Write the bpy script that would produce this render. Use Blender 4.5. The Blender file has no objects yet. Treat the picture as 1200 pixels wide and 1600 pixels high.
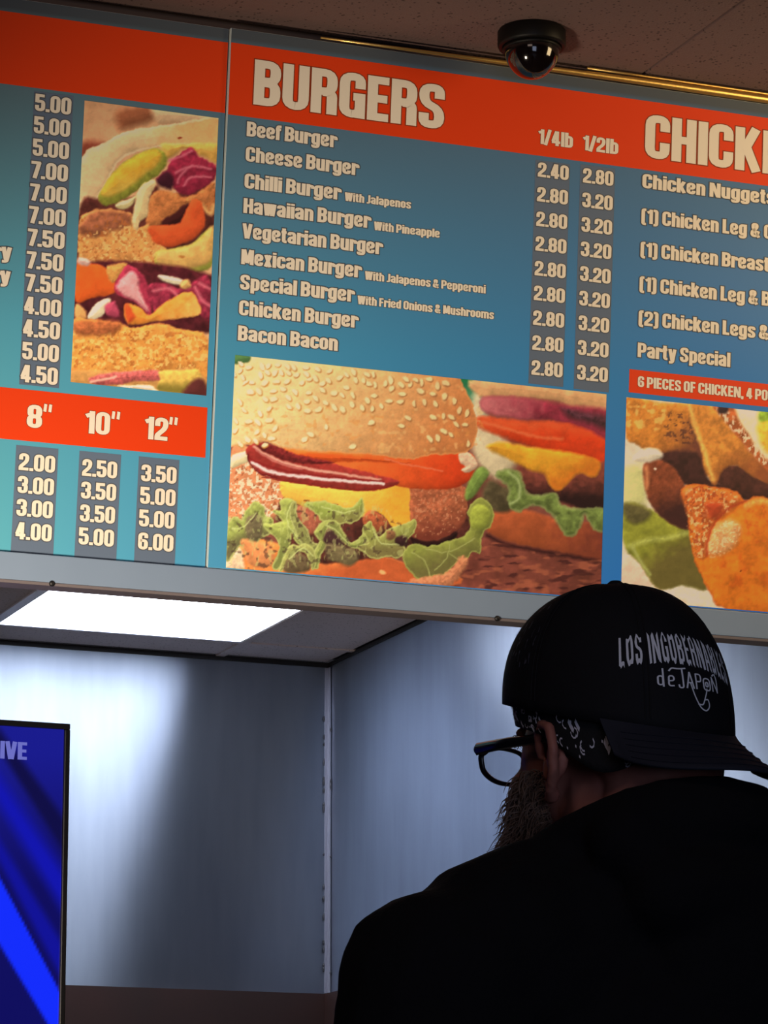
import bpy, bmesh, math, random
import numpy as np
from mathutils import Vector, Matrix
random.seed(7)
rng = np.random.RandomState(11)
S = bpy.context.scene
COL = S.collection

# ------------------------------------------------------------------ camera
cam_d = bpy.data.cameras.new('camera'); cam = bpy.data.objects.new('camera', cam_d); COL.objects.link(cam)
CR = ((0.9265341, -0.3762029, -0.0024238), (0.0830840, 0.2108991, -0.9739706), (0.3669217, 0.9022156, 0.2266616))
cam.matrix_world = Matrix(((CR[0][0], -CR[1][0], -CR[2][0], 0.0), (CR[0][1], -CR[1][1], -CR[2][1], 0.0),
                           (CR[0][2], -CR[1][2], -CR[2][2], 1.1), (0, 0, 0, 1)))
cam_d.sensor_fit = 'VERTICAL'; cam_d.sensor_height = 24.0; cam_d.lens = 80.934
cam_d.clip_start = 0.05; cam_d.clip_end = 60
S.camera = cam
# ------------------------------------------------------------------ world, exposure
w = bpy.data.worlds.new('world'); S.world = w; w.use_nodes = True
w.node_tree.nodes['Background'].inputs[0].default_value = (0.75, 0.72, 0.85, 1)
w.node_tree.nodes['Background'].inputs[1].default_value = 0.02
S.view_settings.view_transform = 'Standard'; S.view_settings.look = 'None'
S.view_settings.exposure = 0.0; S.view_settings.gamma = 1.0; S.view_settings.use_curve_mapping = False

# ------------------------------------------------------------------ lamps
def area(name, loc, target, size, power, color, sy=None, spread=math.pi):
    d = bpy.data.lights.new(name, 'AREA'); d.energy = power; d.color = color; d.size = size
    if sy: d.shape = 'RECTANGLE'; d.size_y = sy
    d.spread = spread
    o = bpy.data.objects.new(name, d); COL.objects.link(o); o.location = loc
    o.rotation_euler = (Vector(target) - Vector(loc)).to_track_quat('-Z', 'Y').to_euler()
    return o
def spot(name, loc, target, power, color, angle, blend=1.0, radius=0.08):
    d = bpy.data.lights.new(name, 'SPOT'); d.energy = power; d.color = color
    d.spot_size = math.radians(angle); d.spot_blend = blend; d.shadow_soft_size = radius
    o = bpy.data.objects.new(name, d); COL.objects.link(o); o.location = loc
    o.rotation_euler = (Vector(target) - Vector(loc)).to_track_quat('-Z', 'Y').to_euler()
    return o
# warm spot added low on the left, out of frame, to brighten the board
spot('board_fill_spot', (0.66, 3.80, 1.62), (1.82, 4.95, 2.02), 150, (1.0, 0.82, 0.61), 84, 1.0, 0.12)
# warm lamp low on the right, outside the frame, and the weak room light
area('room_light', (0.2, 1.6, 3.0), (1.6, 4.2, 1.6), 1.2, 4.0, (1.0, 0.74, 0.62), 0.6)
area('shopfront_daylight', (0.9, -1.4, 1.6), (1.6, 3.0, 1.6), 2.2, 25.0, (0.62, 0.72, 1.0), 1.6)
area('warm_lamp', (3.3, 4.0, 2.9), (2.9, 4.86, 2.9), 0.5, 7.5, (1.0, 0.72, 0.38), 0.5)

# ------------------------------------------------------------------ helpers
def lin(c):
    c = np.asarray(c, float) / 255.0
    return np.where(c <= 0.04045, c / 12.92, ((c + 0.055) / 1.055) ** 2.4)
def mat(name, col, rough=0.6, metal=0.0, spec=0.5, noise=None, bump=None, emit=None, coat=0.0, aniso=None, alpha=None, trans=0.0):
    m = bpy.data.materials.new(name); m.use_nodes = True; nt = m.node_tree; N = nt.nodes; L = nt.links
    b = N['Principled BSDF']; c = tuple(float(x) for x in lin(col)) + (1,)
    b.inputs['Base Color'].default_value = c; b.inputs['Roughness'].default_value = rough
    b.inputs['Metallic'].default_value = metal; b.inputs['Specular IOR Level'].default_value = spec
    b.inputs['Coat Weight'].default_value = coat; b.inputs['Transmission Weight'].default_value = trans
    tc = N.new('ShaderNodeTexCoord')
    if noise:
        sc, amt, col2 = noise
        n = N.new('ShaderNodeTexNoise'); n.inputs['Scale'].default_value = sc; n.inputs['Detail'].default_value = 5
        L.new(tc.outputs['Object'], n.inputs['Vector'])
        r = N.new('ShaderNodeValToRGB'); r.color_ramp.elements[0].position = 0.5 - amt; r.color_ramp.elements[1].position = 0.5 + amt
        r.color_ramp.elements[0].color = tuple(float(x) for x in lin(col2)) + (1,); r.color_ramp.elements[1].color = c
        L.new(n.outputs['Fac'], r.inputs['Fac']); L.new(r.outputs['Color'], b.inputs['Base Color'])
    if bump:
        sc, st = bump[:2]
        n = N.new('ShaderNodeTexNoise'); n.inputs['Scale'].default_value = sc; n.inputs['Detail'].default_value = 4
        mp = N.new('ShaderNodeMapping'); L.new(tc.outputs['Object'], mp.inputs['Vector'])
        if len(bump) > 2: mp.inputs['Scale'].default_value = bump[2]
        L.new(mp.outputs['Vector'], n.inputs['Vector'])
        bp = N.new('ShaderNodeBump'); bp.inputs['Strength'].default_value = st; bp.inputs['Distance'].default_value = 0.01
        L.new(n.outputs['Fac'], bp.inputs['Height']); L.new(bp.outputs['Normal'], b.inputs['Normal'])
    if emit:
        b.inputs['Emission Color'].default_value = tuple(float(x) for x in lin(emit[0])) + (1,)
        b.inputs['Emission Strength'].default_value = emit[1]
    return m
def vmat(name, rough=0.5, emit=None, spec=0.25):
    m = bpy.data.materials.new(name); m.use_nodes = True; nt = m.node_tree; b = nt.nodes['Principled BSDF']
    a = nt.nodes.new('ShaderNodeVertexColor'); a.layer_name = 'print'
    b.inputs['Roughness'].default_value = rough; b.inputs['Specular IOR Level'].default_value = spec
    if emit:
        b.inputs['Base Color'].default_value = (0.005, 0.005, 0.01, 1)
        nt.links.new(a.outputs['Color'], b.inputs['Emission Color']); b.inputs['Emission Strength'].default_value = emit
    else: nt.links.new(a.outputs['Color'], b.inputs['Base Color'])
    return m
def mobj(name, verts, faces, m, parent=None, smooth=False, midx=None):
    me = bpy.data.meshes.new(name); me.from_pydata([tuple(v) for v in verts], [], faces)
    for x in (m if isinstance(m, (list, tuple)) else [m]): me.materials.append(x)
    if midx is not None: me.polygons.foreach_set('material_index', midx)
    if smooth: me.polygons.foreach_set('use_smooth', [True] * len(me.polygons))
    me.update(); o = bpy.data.objects.new(name, me); COL.objects.link(o)
    if parent: o.parent = parent
    return o
def bobj(name, bm, m, parent=None, smooth=False):
    me = bpy.data.meshes.new(name); bm.to_mesh(me); bm.free()
    for x in (m if isinstance(m, (list, tuple)) else [m]): me.materials.append(x)
    if smooth: me.polygons.foreach_set('use_smooth', [True] * len(me.polygons))
    o = bpy.data.objects.new(name, me); COL.objects.link(o)
    if parent: o.parent = parent
    return o
def add_box(bm, a, b, bev=0.0):
    r = bmesh.ops.create_cube(bm, size=1.0)['verts']
    c = [(a[i] + b[i]) / 2 for i in range(3)]; s = [abs(b[i] - a[i]) for i in range(3)]
    for v in r: v.co = Vector((c[0] + v.co.x * s[0], c[1] + v.co.y * s[1], c[2] + v.co.z * s[2]))
    if bev > 0:
        es = list({e for v in r for e in v.link_edges})
        bmesh.ops.bevel(bm, geom=es, offset=bev, segments=2, profile=0.6, affect='EDGES')
def box(name, a, b, m, parent=None, bev=0.0):
    bm = bmesh.new(); add_box(bm, a, b, bev); return bobj(name, bm, m, parent)
def empty(name, loc=(0, 0, 0), rot=(0, 0, 0)):
    o = bpy.data.objects.new(name, None); COL.objects.link(o); o.location = loc; o.rotation_euler = rot
    o.empty_display_size = 0.1; return o
def tag(o, label, cat, group=None):
    o['label'] = label; o['category'] = cat
    if group: o['group'] = group
    return o
def struct(o): o['kind'] = 'structure'; return o
def add_lathe(bm, prof, seg=32, origin=(0, 0, 0)):
    rings = []
    for r, z in prof:
        if r < 1e-5: rings.append([bm.verts.new((origin[0], origin[1], origin[2] + z))])
        else: rings.append([bm.verts.new((origin[0] + r * math.cos(2 * math.pi * k / seg), origin[1] + r * math.sin(2 * math.pi * k / seg), origin[2] + z)) for k in range(seg)])
    for A, B in zip(rings, rings[1:]):
        for k in range(seg):
            k2 = (k + 1) % seg
            if len(A) == 1 and len(B) == 1: continue
            if len(A) == 1: bm.faces.new((A[0], B[k2], B[k]))
            elif len(B) == 1: bm.faces.new((A[k], A[k2], B[0]))
            else: bm.faces.new((A[k], A[k2], B[k2], B[k]))
def tube_geo(path, rad, V, F, seg=8, closed=False, flat=(1, 1)):
    P = [Vector(p) for p in path]; n = len(P); base = len(V)
    prev = None
    for i in range(n):
        t = (P[(i + 1) % n] - P[i - 1]) if closed else (P[min(i + 1, n - 1)] - P[max(i - 1, 0)])
        t.normalize()
        if prev is None:
            a = Vector((0, 0, 1)) if abs(t.z) < 0.9 else Vector((1, 0, 0)); u = t.cross(a).normalized()
        else: u = (prev - t * prev.dot(t)).normalized()
        prev = u; v = t.cross(u); r = rad[i] if isinstance(rad, (list, tuple)) else rad
        for k in range(seg):
            a = 2 * math.pi * k / seg; V.append(P[i] + u * (r * flat[0] * math.cos(a)) + v * (r * flat[1] * math.sin(a)))
    for i in range(n if closed else n - 1):
        j = (i + 1) % n
        for k in range(seg):
            k2 = (k + 1) % seg; F.append((base + i * seg + k, base + i * seg + k2, base + j * seg + k2, base + j * seg + k))
    if not closed:
        F.append(tuple(base + k for k in reversed(range(seg)))); F.append(tuple(base + (n - 1) * seg + k for k in range(seg)))

# ------------------------------------------------------------------ lettering: heavy condensed strokes
WV, WH, W = 0.222, 0.172, 0.56
l, t_, b_ = WV / 2, 1 - WH / 2, WH / 2
R_ = W - l; XH = 0.80; xt = XH - WH / 2; w2 = 0.52; r2 = w2 - l
def G(*s, w=W): return (w, s)
def c_(*p): return ('r', p)            # rounded corners
def s_(*p): return ('s', p)            # straight
def o_(*p): return ('o', p)            # closed round
GL = {
 'A': G(s_((.1, 0), (.24, 1)), s_((.5, 0), (.36, 1)), s_((.14, .28), (.46, .28)), s_((.24, .92), (.36, .92)), w=.6),
 'B': G(s_((l, 0), (l, 1)), c_((l, t_), (R_, t_), (R_, .54), (l, .54)), c_((l, .5), (R_, .5), (R_, b_), (l, b_))),
 'C': G(c_((R_, .64), (R_, t_), (l, t_), (l, b_), (R_, b_), (R_, .38))),
 'D': G(s_((l, 0), (l, 1)), c_((l, t_), (R_, t_), (R_, b_), (l, b_))),
 'E': G(s_((l, 0), (l, 1)), s_((l, t_), (.46, t_)), s_((l, .5), (.43, .5)), s_((l, b_), (.46, b_)), w=.47),
 'F': G(s_((l, 0), (l, 1)), s_((l, t_), (.45, t_)), s_((l, .5), (.42, .5)), w=.46),
 'G': G(c_((R_, .66), (R_, t_), (l, t_), (l, b_), (R_, b_), (R_, .5)), s_((.3, .47), (W, .47)), s_((R_, .5), (R_, 0))),
 'H': G(s_((l, 0), (l, 1)), s_((R_, 0), (R_, 1)), s_((l, .5), (R_, .5))),
 'I': G(s_((l, 0), (l, 1)), w=.205),
 'J': G(c_((.27, 1), (.27, b_), (.0, b_)), w=.375),
 'K': G(s_((l, 0), (l, 1)), s_((.2, .45), (.48, 1)), s_((.24, .6), (.5, 0)), w=.6),
 'L': G(s_((l, 0), (l, 1)), s_((l, b_), (.43, b_)), w=.44),
 'M': G(s_((l, 0), (l, 1)), s_((.62, 0), (.62, 1)), s_((.16, 1), (.36, .1)), s_((.56, 1), (.36, .1)), w=.725),
 'N': G(s_((l, 0), (l, 1)), s_((.53, 0), (.53, 1)), s_((.15, .97), (.49, .03)), w=.64),
 'O': G(o_((l, b_), (l, t_), (R_, t_), (R_, b_))),
 'P': G(s_((l, 0), (l, 1)), c_((l, t_), (R_, t_), (R_, .42), (l, .42))),
 'R': G(s_((l, 0), (l, 1)), c_((l, t_), (R_, t_), (R_, .5), (l, .5)), c_((.25, .48), (R_, .48), (R_, 0))),
 'S': G(c_((R_, .68), (R_, t_), (l, t_), (l, .56), (R_, .44), (R_, b_), (l, b_), (l, .33))),
 'T': G(s_((.24, 0), (.24, 1)), s_((0, t_), (.48, t_)), w=.48),
 'U': G(c_((l, 1), (l, b_), (R_, b_), (R_, 1))),
 'V': G(s_((.1, 1), (.26, 0)), s_((.48, 1), (.32, 0)), w=.58),
 'W': G(s_((.1, 1), (.22, 0)), s_((.36, 1), (.26, 0)), s_((.44, 1), (.54, 0)), s_((.7, 1), (.58, 0)), w=.8),
 'a': G(c_((l, .56), (l, xt), (r2, xt), (r2, .0)), c_((r2, .44), (l, .38), (l, b_), (r2, b_ + .03)), w=w2),
 'b': G(s_((l, 0), (l, 1)), c_((l, xt), (r2, xt), (r2, b_), (l, b_)), w=w2),
 'c': G(c_((r2, .5), (r2, xt), (l, xt), (l, b_), (r2, b_), (r2, .32)), w=w2 - .02),
 'd': G(s_((r2, 0), (r2, 1)), c_((r2, xt), (l, xt), (l, b_), (r2, b_)), w=w2),
 'e': G(c_((r2, .26), (r2, b_), (l, b_), (l, xt), (r2, xt), (r2, .40), (l, .40)), w=w2),
 'f': G(c_((.13, 0), (.13, .92), (.34, .92)), s_((0, .72), (.32, .72)), w=.31),
 'g': G(c_((r2, .1), (l, .1), (l, xt), (r2, xt)), c_((r2, .8), (r2, -.12), (l, -.12), (l, 0)), w=w2),
 'h': G(s_((l, 0), (l, 1)), c_((l, xt), (r2, xt), (r2, 0)), w=w2),
 'i': G(s_((l, 0), (l, XH)), s_((l, .87), (l, 1)), w=.205),
 'j': G(c_((.12, XH), (.12, -.12), (-.02, -.12)), s_((.12, .87), (.12, 1)), w=.22),
 'k': G(s_((l, 0), (l, 1)), s_((.2, .35), (.42, XH)), s_((.22, .48), (.44, 0)), w=.52),
 'l': G(s_((l, 0), (l, 1)), w=.205),
 'm': G(s_((l, 0), (l, XH)), c_((l, xt), (.41, xt), (.41, 0)), c_((.41, xt), (.72, xt), (.72, 0)), w=.82),
 'n': G(s_((l, 0), (l, XH)), c_((l, xt), (r2, xt), (r2, 0)), w=w2),
 'o': G(o_((l, b_), (l, xt), (r2, xt), (r2, b_)), w=w2),
 'p': G(s_((l, -.2), (l, XH)), c_((l, xt), (r2, xt), (r2, b_), (l, b_)), w=w2),
 'r': G(s_((l, 0), (l, XH)), c_((l, xt - .03), (.36, xt - .03), (.36, .52)), w=.40),
 's': G(c_((r2 - .01, .56), (r2 - .01, xt), (l, xt), (l, .48), (r2 - .01, .34), (r2 - .01, b_), (l, b_), (l, .28)), w=w2 - .02),
 't': G(c_((.15, .98), (.15, b_), (.33, b_)), s_((0, .72), (.31, .72)), w=.33),
 'u': G(c_((l, XH), (l, b_), (r2, b_)), s_((r2, 0), (r2, XH)), w=w2),
 'w': G(s_((.1, XH), (.2, 0)), s_((.34, XH), (.24, 0)), s_((.4, XH), (.5, 0)), s_((.64, XH), (.54, 0)), w=.74),
 'x': G(s_((.1, XH), (.36, 0)), s_((.36, XH), (.1, 0)), w=.46),
 'y': G(s_((.1, XH), (.25, .0)), c_((.42, XH), (.27, -.12), (.05, -.12)), w=.52),
 '0': G(o_((l, b_), (l, t_), (R_, t_), (R_, b_))),
 '1': G(s_((.26, 0), (.26, 1)), s_((.02, .76), (.24, .86)), w=.365),
 '2': G(c_((l, .62), (l, t_), (R_, t_), (R_, .56), (l, .22), (l, b_)), s_((.0, b_), (.54, b_)), w=.55),
 '3': G(c_((l, .68), (l, t_), (R_, t_), (R_, .54), (.24, .52)), c_((.24, .5), (R_, .48), (R_, b_), (l, b_), (l, .34))),
 '4': G(s_((.37, 0), (.37, 1)), s_((.32, .98), (.1, .3)), s_((.02, .25), (.56, .25)), w=.57),
 '5': G(s_((l, 1), (l, .5)), s_((0, t_), (.51, t_)), c_((l, .56), (R_, .6), (R_, b_), (l, b_), (l, .34))),
 '6': G(c_((R_, .68), (R_, t_), (l, t_), (l, b_), (R_, b_), (R_, .53), (l, .53))),
 '7': G(s_((0, t_), (.5, t_)), s_((.42, .95), (.2, 0)), w=.5),
 '8': G(o_((l + .01, .5), (l + .01, t_), (R_ - .01, t_), (R_ - .01, .5)), o_((l, b_), (l, .5), (R_, .5), (R_, b_))),
 '.': G(s_((l - .01, 0), (l - .01, .17)), w=.19),
 ',': G(s_((l, .17), (l - .03, -.12)), w=.2),
 '/': G(s_((.05, -.04), (.32, 1.04)), w=.38),
 '&': G(c_((.54, .0), (.16, .62), (.16, t_), (.40, t_), (.40, .66), (.1, .4), (.1, b_), (.4, b_), (.5, .45)), w=.62),
 '(': G(c_((.3, t_ + .03), (l, t_ + .03), (l, -.05), (.3, -.05)), w=.31),
 ')': G(c_((0, t_ + .03), (.2, t_ + .03), (.2, -.05), (0, -.05)), w=.31),
 '"': G(s_((.13, 1), (.08, .64)), s_((.50, 1), (.45, .64)), w=.62),
}
def rounded(pts, r, closed):
    P = [Vector(p) for p in pts]; n = len(P); out = []
    for i in range(n):
        if not closed and i in (0, n - 1): out.append(P[i]); continue
        a, p, q = P[i - 1], P[i], P[(i + 1) % n]
        d1 = (a - p); d2 = (q - p); rr = min(r, d1.length * 0.48, d2.length * 0.48)
        s, e = p + d1.normalized() * rr, p + d2.normalized() * rr
        for k in range(5):
            u = k / 4; out.append(s * (1 - u) ** 2 + p * 2 * u * (1 - u) + e * u * u)
    return out
def ribbon(pts, closed, hv, hh, ext, V, F):
    P = []
    for p in pts:
        if not P or (Vector(p) - P[-1]).length > 1e-5: P.append(Vector(p))
    n = len(P)
    if not closed and ext:
        P[0] = P[0] + (P[0] - P[1]).normalized() * ext; P[-1] = P[-1] + (P[-1] - P[-2]).normalized() * ext
    base = len(V)
    for i in range(n):
        t = (P[(i + 1) % n] - P[i - 1]) if closed else (P[min(i + 1, n - 1)] - P[max(i - 1, 0)])
        t.normalize(); nx, ny = -t.y, t.x
        o = Vector((nx * hv, ny * hh)); V.append(P[i] + o); V.append(P[i] - o)
    for i in range(n if closed else n - 1):
        j = (i + 1) % n; F.append((base + 2 * i, base + 2 * i + 1, base + 2 * j + 1, base + 2 * j))
def text_geo(txt, grow=0.0, track=0.045, space=0.20):
    V, F = [], []; x = 0.0
    for ch in txt:
        if ch == ' ': x += space; continue
        wd, strokes = GL[ch]; lay = 0
        for kind, pts in strokes:
            if kind == 'r': q = rounded(pts, .17, False)
            elif kind == 'o': q = rounded(pts, .17, True)
            else: q = [Vector(p) for p in pts]
            v0 = len(V); ribbon(q, kind == 'o', WV / 2 + grow, WH / 2 + grow, grow, V, F)
            for k in range(v0, len(V)): V[k] = Vector((V[k].x + x, V[k].y, lay))
            lay += 1
        x += wd + track
    return V, F, x - track
def write(name, txt, u0, v0, cap, u1=None, mats=None, parent=None, out=0.055, y=-0.0013, emb=0.0):
    """flat print: cream letters over a dark outline, in board coordinates; u1 = right end read off the image"""
    V, F, wd = text_geo(txt); sx = cap if u1 is None else (u1 - u0) / wd
    verts, faces, mi = [], [], []
    if mats is TO: out = min(out, .022)
    if out:
        V2, F2, _ = text_geo(txt, out)
        verts += [(u0 + v.x * sx, y + 0.0004 - v.z * .00006, v0 + v.y * cap) for v in V2]; faces += F2; mi += [1] * len(F2)
    k = len(verts)
    verts += [(u0 + v.x * sx, y - v.z * .00006, v0 + v.y * cap) for v in V]; faces += [tuple(i + k for i in f) for f in F]; mi += [0] * len(F)
    return mobj(name, verts, faces, mats, parent, midx=mi)

# ------------------------------------------------------------------ room shell
def V3(a): return tuple(a)
m_floor = mat('floor_vinyl', (112, 106, 102), 0.5, noise=(6, .2, (100, 95, 90)))
m_wallf = mat('customer_wall_paint', (95, 80, 72), 0.7, noise=(3, .3, (88, 74, 66)))
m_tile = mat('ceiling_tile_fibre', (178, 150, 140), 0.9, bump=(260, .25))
# specks of the mineral fibre tile
def specks(m, base, dark, sc=55):
    nt = m.node_tree; N = nt.nodes; L = nt.links; b = N['Principled BSDF']
    tc = N.new('ShaderNodeTexCoord'); v = N.new('ShaderNodeTexVoronoi'); v.inputs['Scale'].default_value = sc
    L.new(tc.outputs['Object'], v.inputs['Vector']); n = N.new('ShaderNodeTexNoise'); n.inputs['Scale'].default_value = 30
    L.new(tc.outputs['Object'], n.inputs['Vector'])
    a = N.new('ShaderNodeMath'); a.operation = 'MULTIPLY_ADD'; a.inputs[1].default_value = -.35; L.new(n.outputs['Fac'], a.inputs[0]); L.new(v.outputs['Distance'], a.inputs[2])
    r = N.new('ShaderNodeValToRGB'); r.color_ramp.elements[0].position = 0.0; r.color_ramp.elements[1].position = 0.05
    r.color_ramp.elements[0].color = tuple(float(x) for x in lin(dark)) + (1,); r.color_ramp.elements[1].color = tuple(float(x) for x in lin(base)) + (1,)
    L.new(a.outputs[0], r.inputs['Fac']); L.new(r.outputs['Color'], b.inputs['Base Color'])
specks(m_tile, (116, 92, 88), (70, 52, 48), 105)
m_ktile = mat('kitchen_tile_fibre', (205, 190, 188), 0.9); specks(m_ktile, (205, 190, 188), (160, 145, 142), 105)
m_bar = mat('ceiling_grid_metal', (238, 236, 250), 0.45)
m_barf = mat('ceiling_grid_front', (120, 95, 85), 0.6)
m_dark = mat('dark_strip_backing', (22, 20, 24), 0.8)  # plain dark tone of the coving strips and the slabs above the tiles

struct(box('floor', (-2.5, -1.5, -0.05), (5.2, 8.6, 0.0), m_floor))
struct(box('wall_left', (-2.6, -1.5, 0.0), (-2.5, 8.6, 3.2), m_wallf))
struct(box('wall_front', (-2.5, -1.6, 0.0), (5.2, -1.5, 3.2), m_wallf))
struct(box('wall_far_right', (5.2, -1.5, 0.0), (5.3, 4.9, 3.2), m_wallf))

# steel-look cladding: satin, faintly brushed, so the panel light smears down it
def steel(name):
    m = bpy.data.materials.new(name); m.use_nodes = True; nt = m.node_tree; N = nt.nodes; L = nt.links; b = N['Principled BSDF']
    b.inputs['Metallic'].default_value = 0.95; b.inputs['Roughness'].default_value = 0.36
    tc = N.new('ShaderNodeTexCoord'); mp = N.new('ShaderNodeMapping'); L.new(tc.outputs['Object'], mp.inputs['Vector']); mp.inputs['Scale'].default_value = (5, 5, .8)
    n = N.new('ShaderNodeTexNoise'); n.inputs['Scale'].default_value = 3.0; n.inputs['Detail'].default_value = 6; L.new(mp.outputs['Vector'], n.inputs['Vector'])
    r = N.new('ShaderNodeValToRGB'); r.color_ramp.elements[0].position = .3; r.color_ramp.elements[1].position = .7
    r.color_ramp.elements[0].color = (.24, .27, .34, 1); r.color_ramp.elements[1].color = (.285, .32, .40, 1)
    L.new(n.outputs['Fac'], r.inputs['Fac']); L.new(r.outputs['Color'], b.inputs['Base Color'])
    n2 = N.new('ShaderNodeTexNoise'); n2.inputs['Scale'].default_value = 14.0; n2.inputs['Detail'].default_value = 3; L.new(mp.outputs['Vector'], n2.inputs['Vector'])
    mr = N.new('ShaderNodeMapRange'); mr.inputs['To Min'].default_value = .34; mr.inputs['To Max'].default_value = .39
    L.new(n2.outputs['Fac'], mr.inputs['Value']); L.new(mr.outputs['Result'], b.inputs['Roughness'])
    bp = N.new('ShaderNodeBump'); bp.inputs['Strength'].default_value = .012; bp.inputs['Distance'].default_value = .01
    L.new(n.outputs['Fac'], bp.inputs['Height']); L.new(bp.outputs['Normal'], b.inputs['Normal'])
    b.inputs['Anisotropic'].default_value = .97; b.inputs['Anisotropic Rotation'].default_value = .25
    tn = N.new('ShaderNodeTangent'); tn.direction_type = 'RADIAL'; tn.axis = 'Z'; L.new(tn.outputs['Tangent'], b.inputs['Tangent'])
    return m
m_steel = steel('satin_steel_cladding')
XR, YB, ZK = 3.285, 8.47, 2.80
struct(box('wall_back', (-2.5, YB, 1.92), (XR, YB + 0.1, ZK), m_steel))
struct(box('wall_right', (XR, 5.0, 1.92), (XR + 0.1, YB + 0.1, ZK), m_steel))
m_wood = mat('dark_brown_panelling', (52, 22, 16), 0.6, noise=(5, .25, (36, 16, 12)))
lw = struct(box('trim_1', (-2.5, YB - 0.02, 0.0), (XR, YB + 0.1, 1.918), m_wood))
struct(box('trim_2', (XR - 0.02, 5.0, 0.0), (XR + 0.1, YB - 0.02, 1.918), m_wood))
# dark coving strip along the top of the cladding
struct(box('trim_3', (-2.5, YB - 0.004, ZK - 0.014), (XR, YB, ZK - 0.001), m_dark))
struct(box('trim_4', (XR - 0.004, 5.0, ZK - 0.011), (XR, YB - 0.004, ZK - 0.001), m_dark))
# corner angle of the cladding, with its sealant blobs
m_ang = mat('corner_angle_white', (150, 150, 165), 0.35, metal=0.4)
bm = bmesh.new()
add_box(bm, (XR - 0.013, YB - 0.004, 1.921), (XR - 0.001, YB - 0.0005, ZK - 0.015), .001)
add_box(bm, (XR - 0.006, YB - 0.016, 1.921), (XR - 0.001, YB - 0.004, ZK - 0.015), .001)
ang = struct(bobj('trim_5', bm, m_ang))
seal = mat('dark_sealant', (46, 44, 52), 0.6)
V, F = [], []
for k in range(26):
    z = random.uniform(1.93, 2.74); x = XR - (0.015 if random.random() < .7 else .001) ; y = YB - (0.003 if x < XR - .01 else .018)
    h = random.uniform(.006, .02); tube_geo([(x, y, z), (x - .001, y, z + h / 2), (x, y, z + h)], [.0012, .0024, .001], V, F, 6)
sb = mobj('sealant_blobs', V, F, seal, ang); sb['kind'] = 'stuff'

# kitchen ceiling: tiles in a metal grid
kc = struct(box('ceiling_kitchen', (-2.5, 4.93, ZK + 0.03), (XR + .1, YB + .1, ZK + 0.08), m_dark))
XE = [-1.66, -1.0, -0.34, 0.33, 0.99, 1.64, 2.295, 2.975, XR]; YE = [5.30, 5.80, 6.29, 6.78, 7.27, 7.76, 8.285, YB]
for i in range(len(XE) - 1):
    for j in range(len(YE) - 1):
        if i == 6 and j == 5: continue
        box('ceiling_tile', (XE[i] + .010, YE[j] + .010, ZK), (XE[i + 1] - .010, YE[j + 1] - .010, ZK + .02), m_ktile, kc, .002)
for i, x in enumerate(XE[:-1]):
    box('grid_bar', (x - .012, YE[0], ZK - .004), (x + .012, YE[-1], ZK + .001), m_bar if i == 6 else m_ktile, kc)
for j, y in enumerate(YE[:-1]):
    box('grid_bar', (XE[0], y - .010, ZK - .003), (XE[-1], y + .010, ZK + .0015), m_bar if j == 5 else m_ktile, kc)
# LED panel
lp = tag(empty('ceiling_light', (2.635, 8.02, ZK)), 'glowing white square light panel recessed in the kitchen ceiling', 'ceiling light')
bm = bmesh.new()
x0, x1, y0, y1 = -.335, .335, -.25, .255
add_box(bm, (x0, y0, -.003), (x1, y0 + .012, .012)); add_box(bm, (x0, y1 - .012, -.003), (x1, y1, .012))
add_box(bm, (x0, y0 + .012, -.003), (x0 + .012, y1 - .012, .012)); add_box(bm, (x1 - .012, y0 + .012, -.003), (x1, y1 - .012, .012))
bobj('light_frame', bm, m_bar, lp)
m_led = mat('led_diffuser', (235, 240, 255), 0.5, emit=((232, 242, 255), 19.0))
box('diffuser', (x0 + .0125, y0 + .0125, 0.0), (x1 - .0125, y1 - .0125, .008), m_led, lp, .003)

# customer ceiling and the bulkhead the board hangs on
ZC = 3.105
fc = struct(box('ceiling_front', (-2.5, -1.5, ZC + .03), (5.3, 4.92, ZC + .08), m_dark))
FX = [-2.36, -1.16, 0.04, 1.24, 2.44, 3.64, 4.84]; FY = [1.8, 2.4, 3.0, 3.6, 4.2, 4.885]
for i in range(len(FX) - 1):
    for j in range(len(FY) - 1):
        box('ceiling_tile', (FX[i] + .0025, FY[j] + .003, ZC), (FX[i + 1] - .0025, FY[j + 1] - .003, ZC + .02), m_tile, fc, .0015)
m_bulk = mat('bulkhead_paint', (110, 92, 88), 0.8)
struct(box('wall_bulkhead', (-2.5, 4.90, ZK - .02), (5.2, 4.93, ZC + .03), m_bulk))

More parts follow.
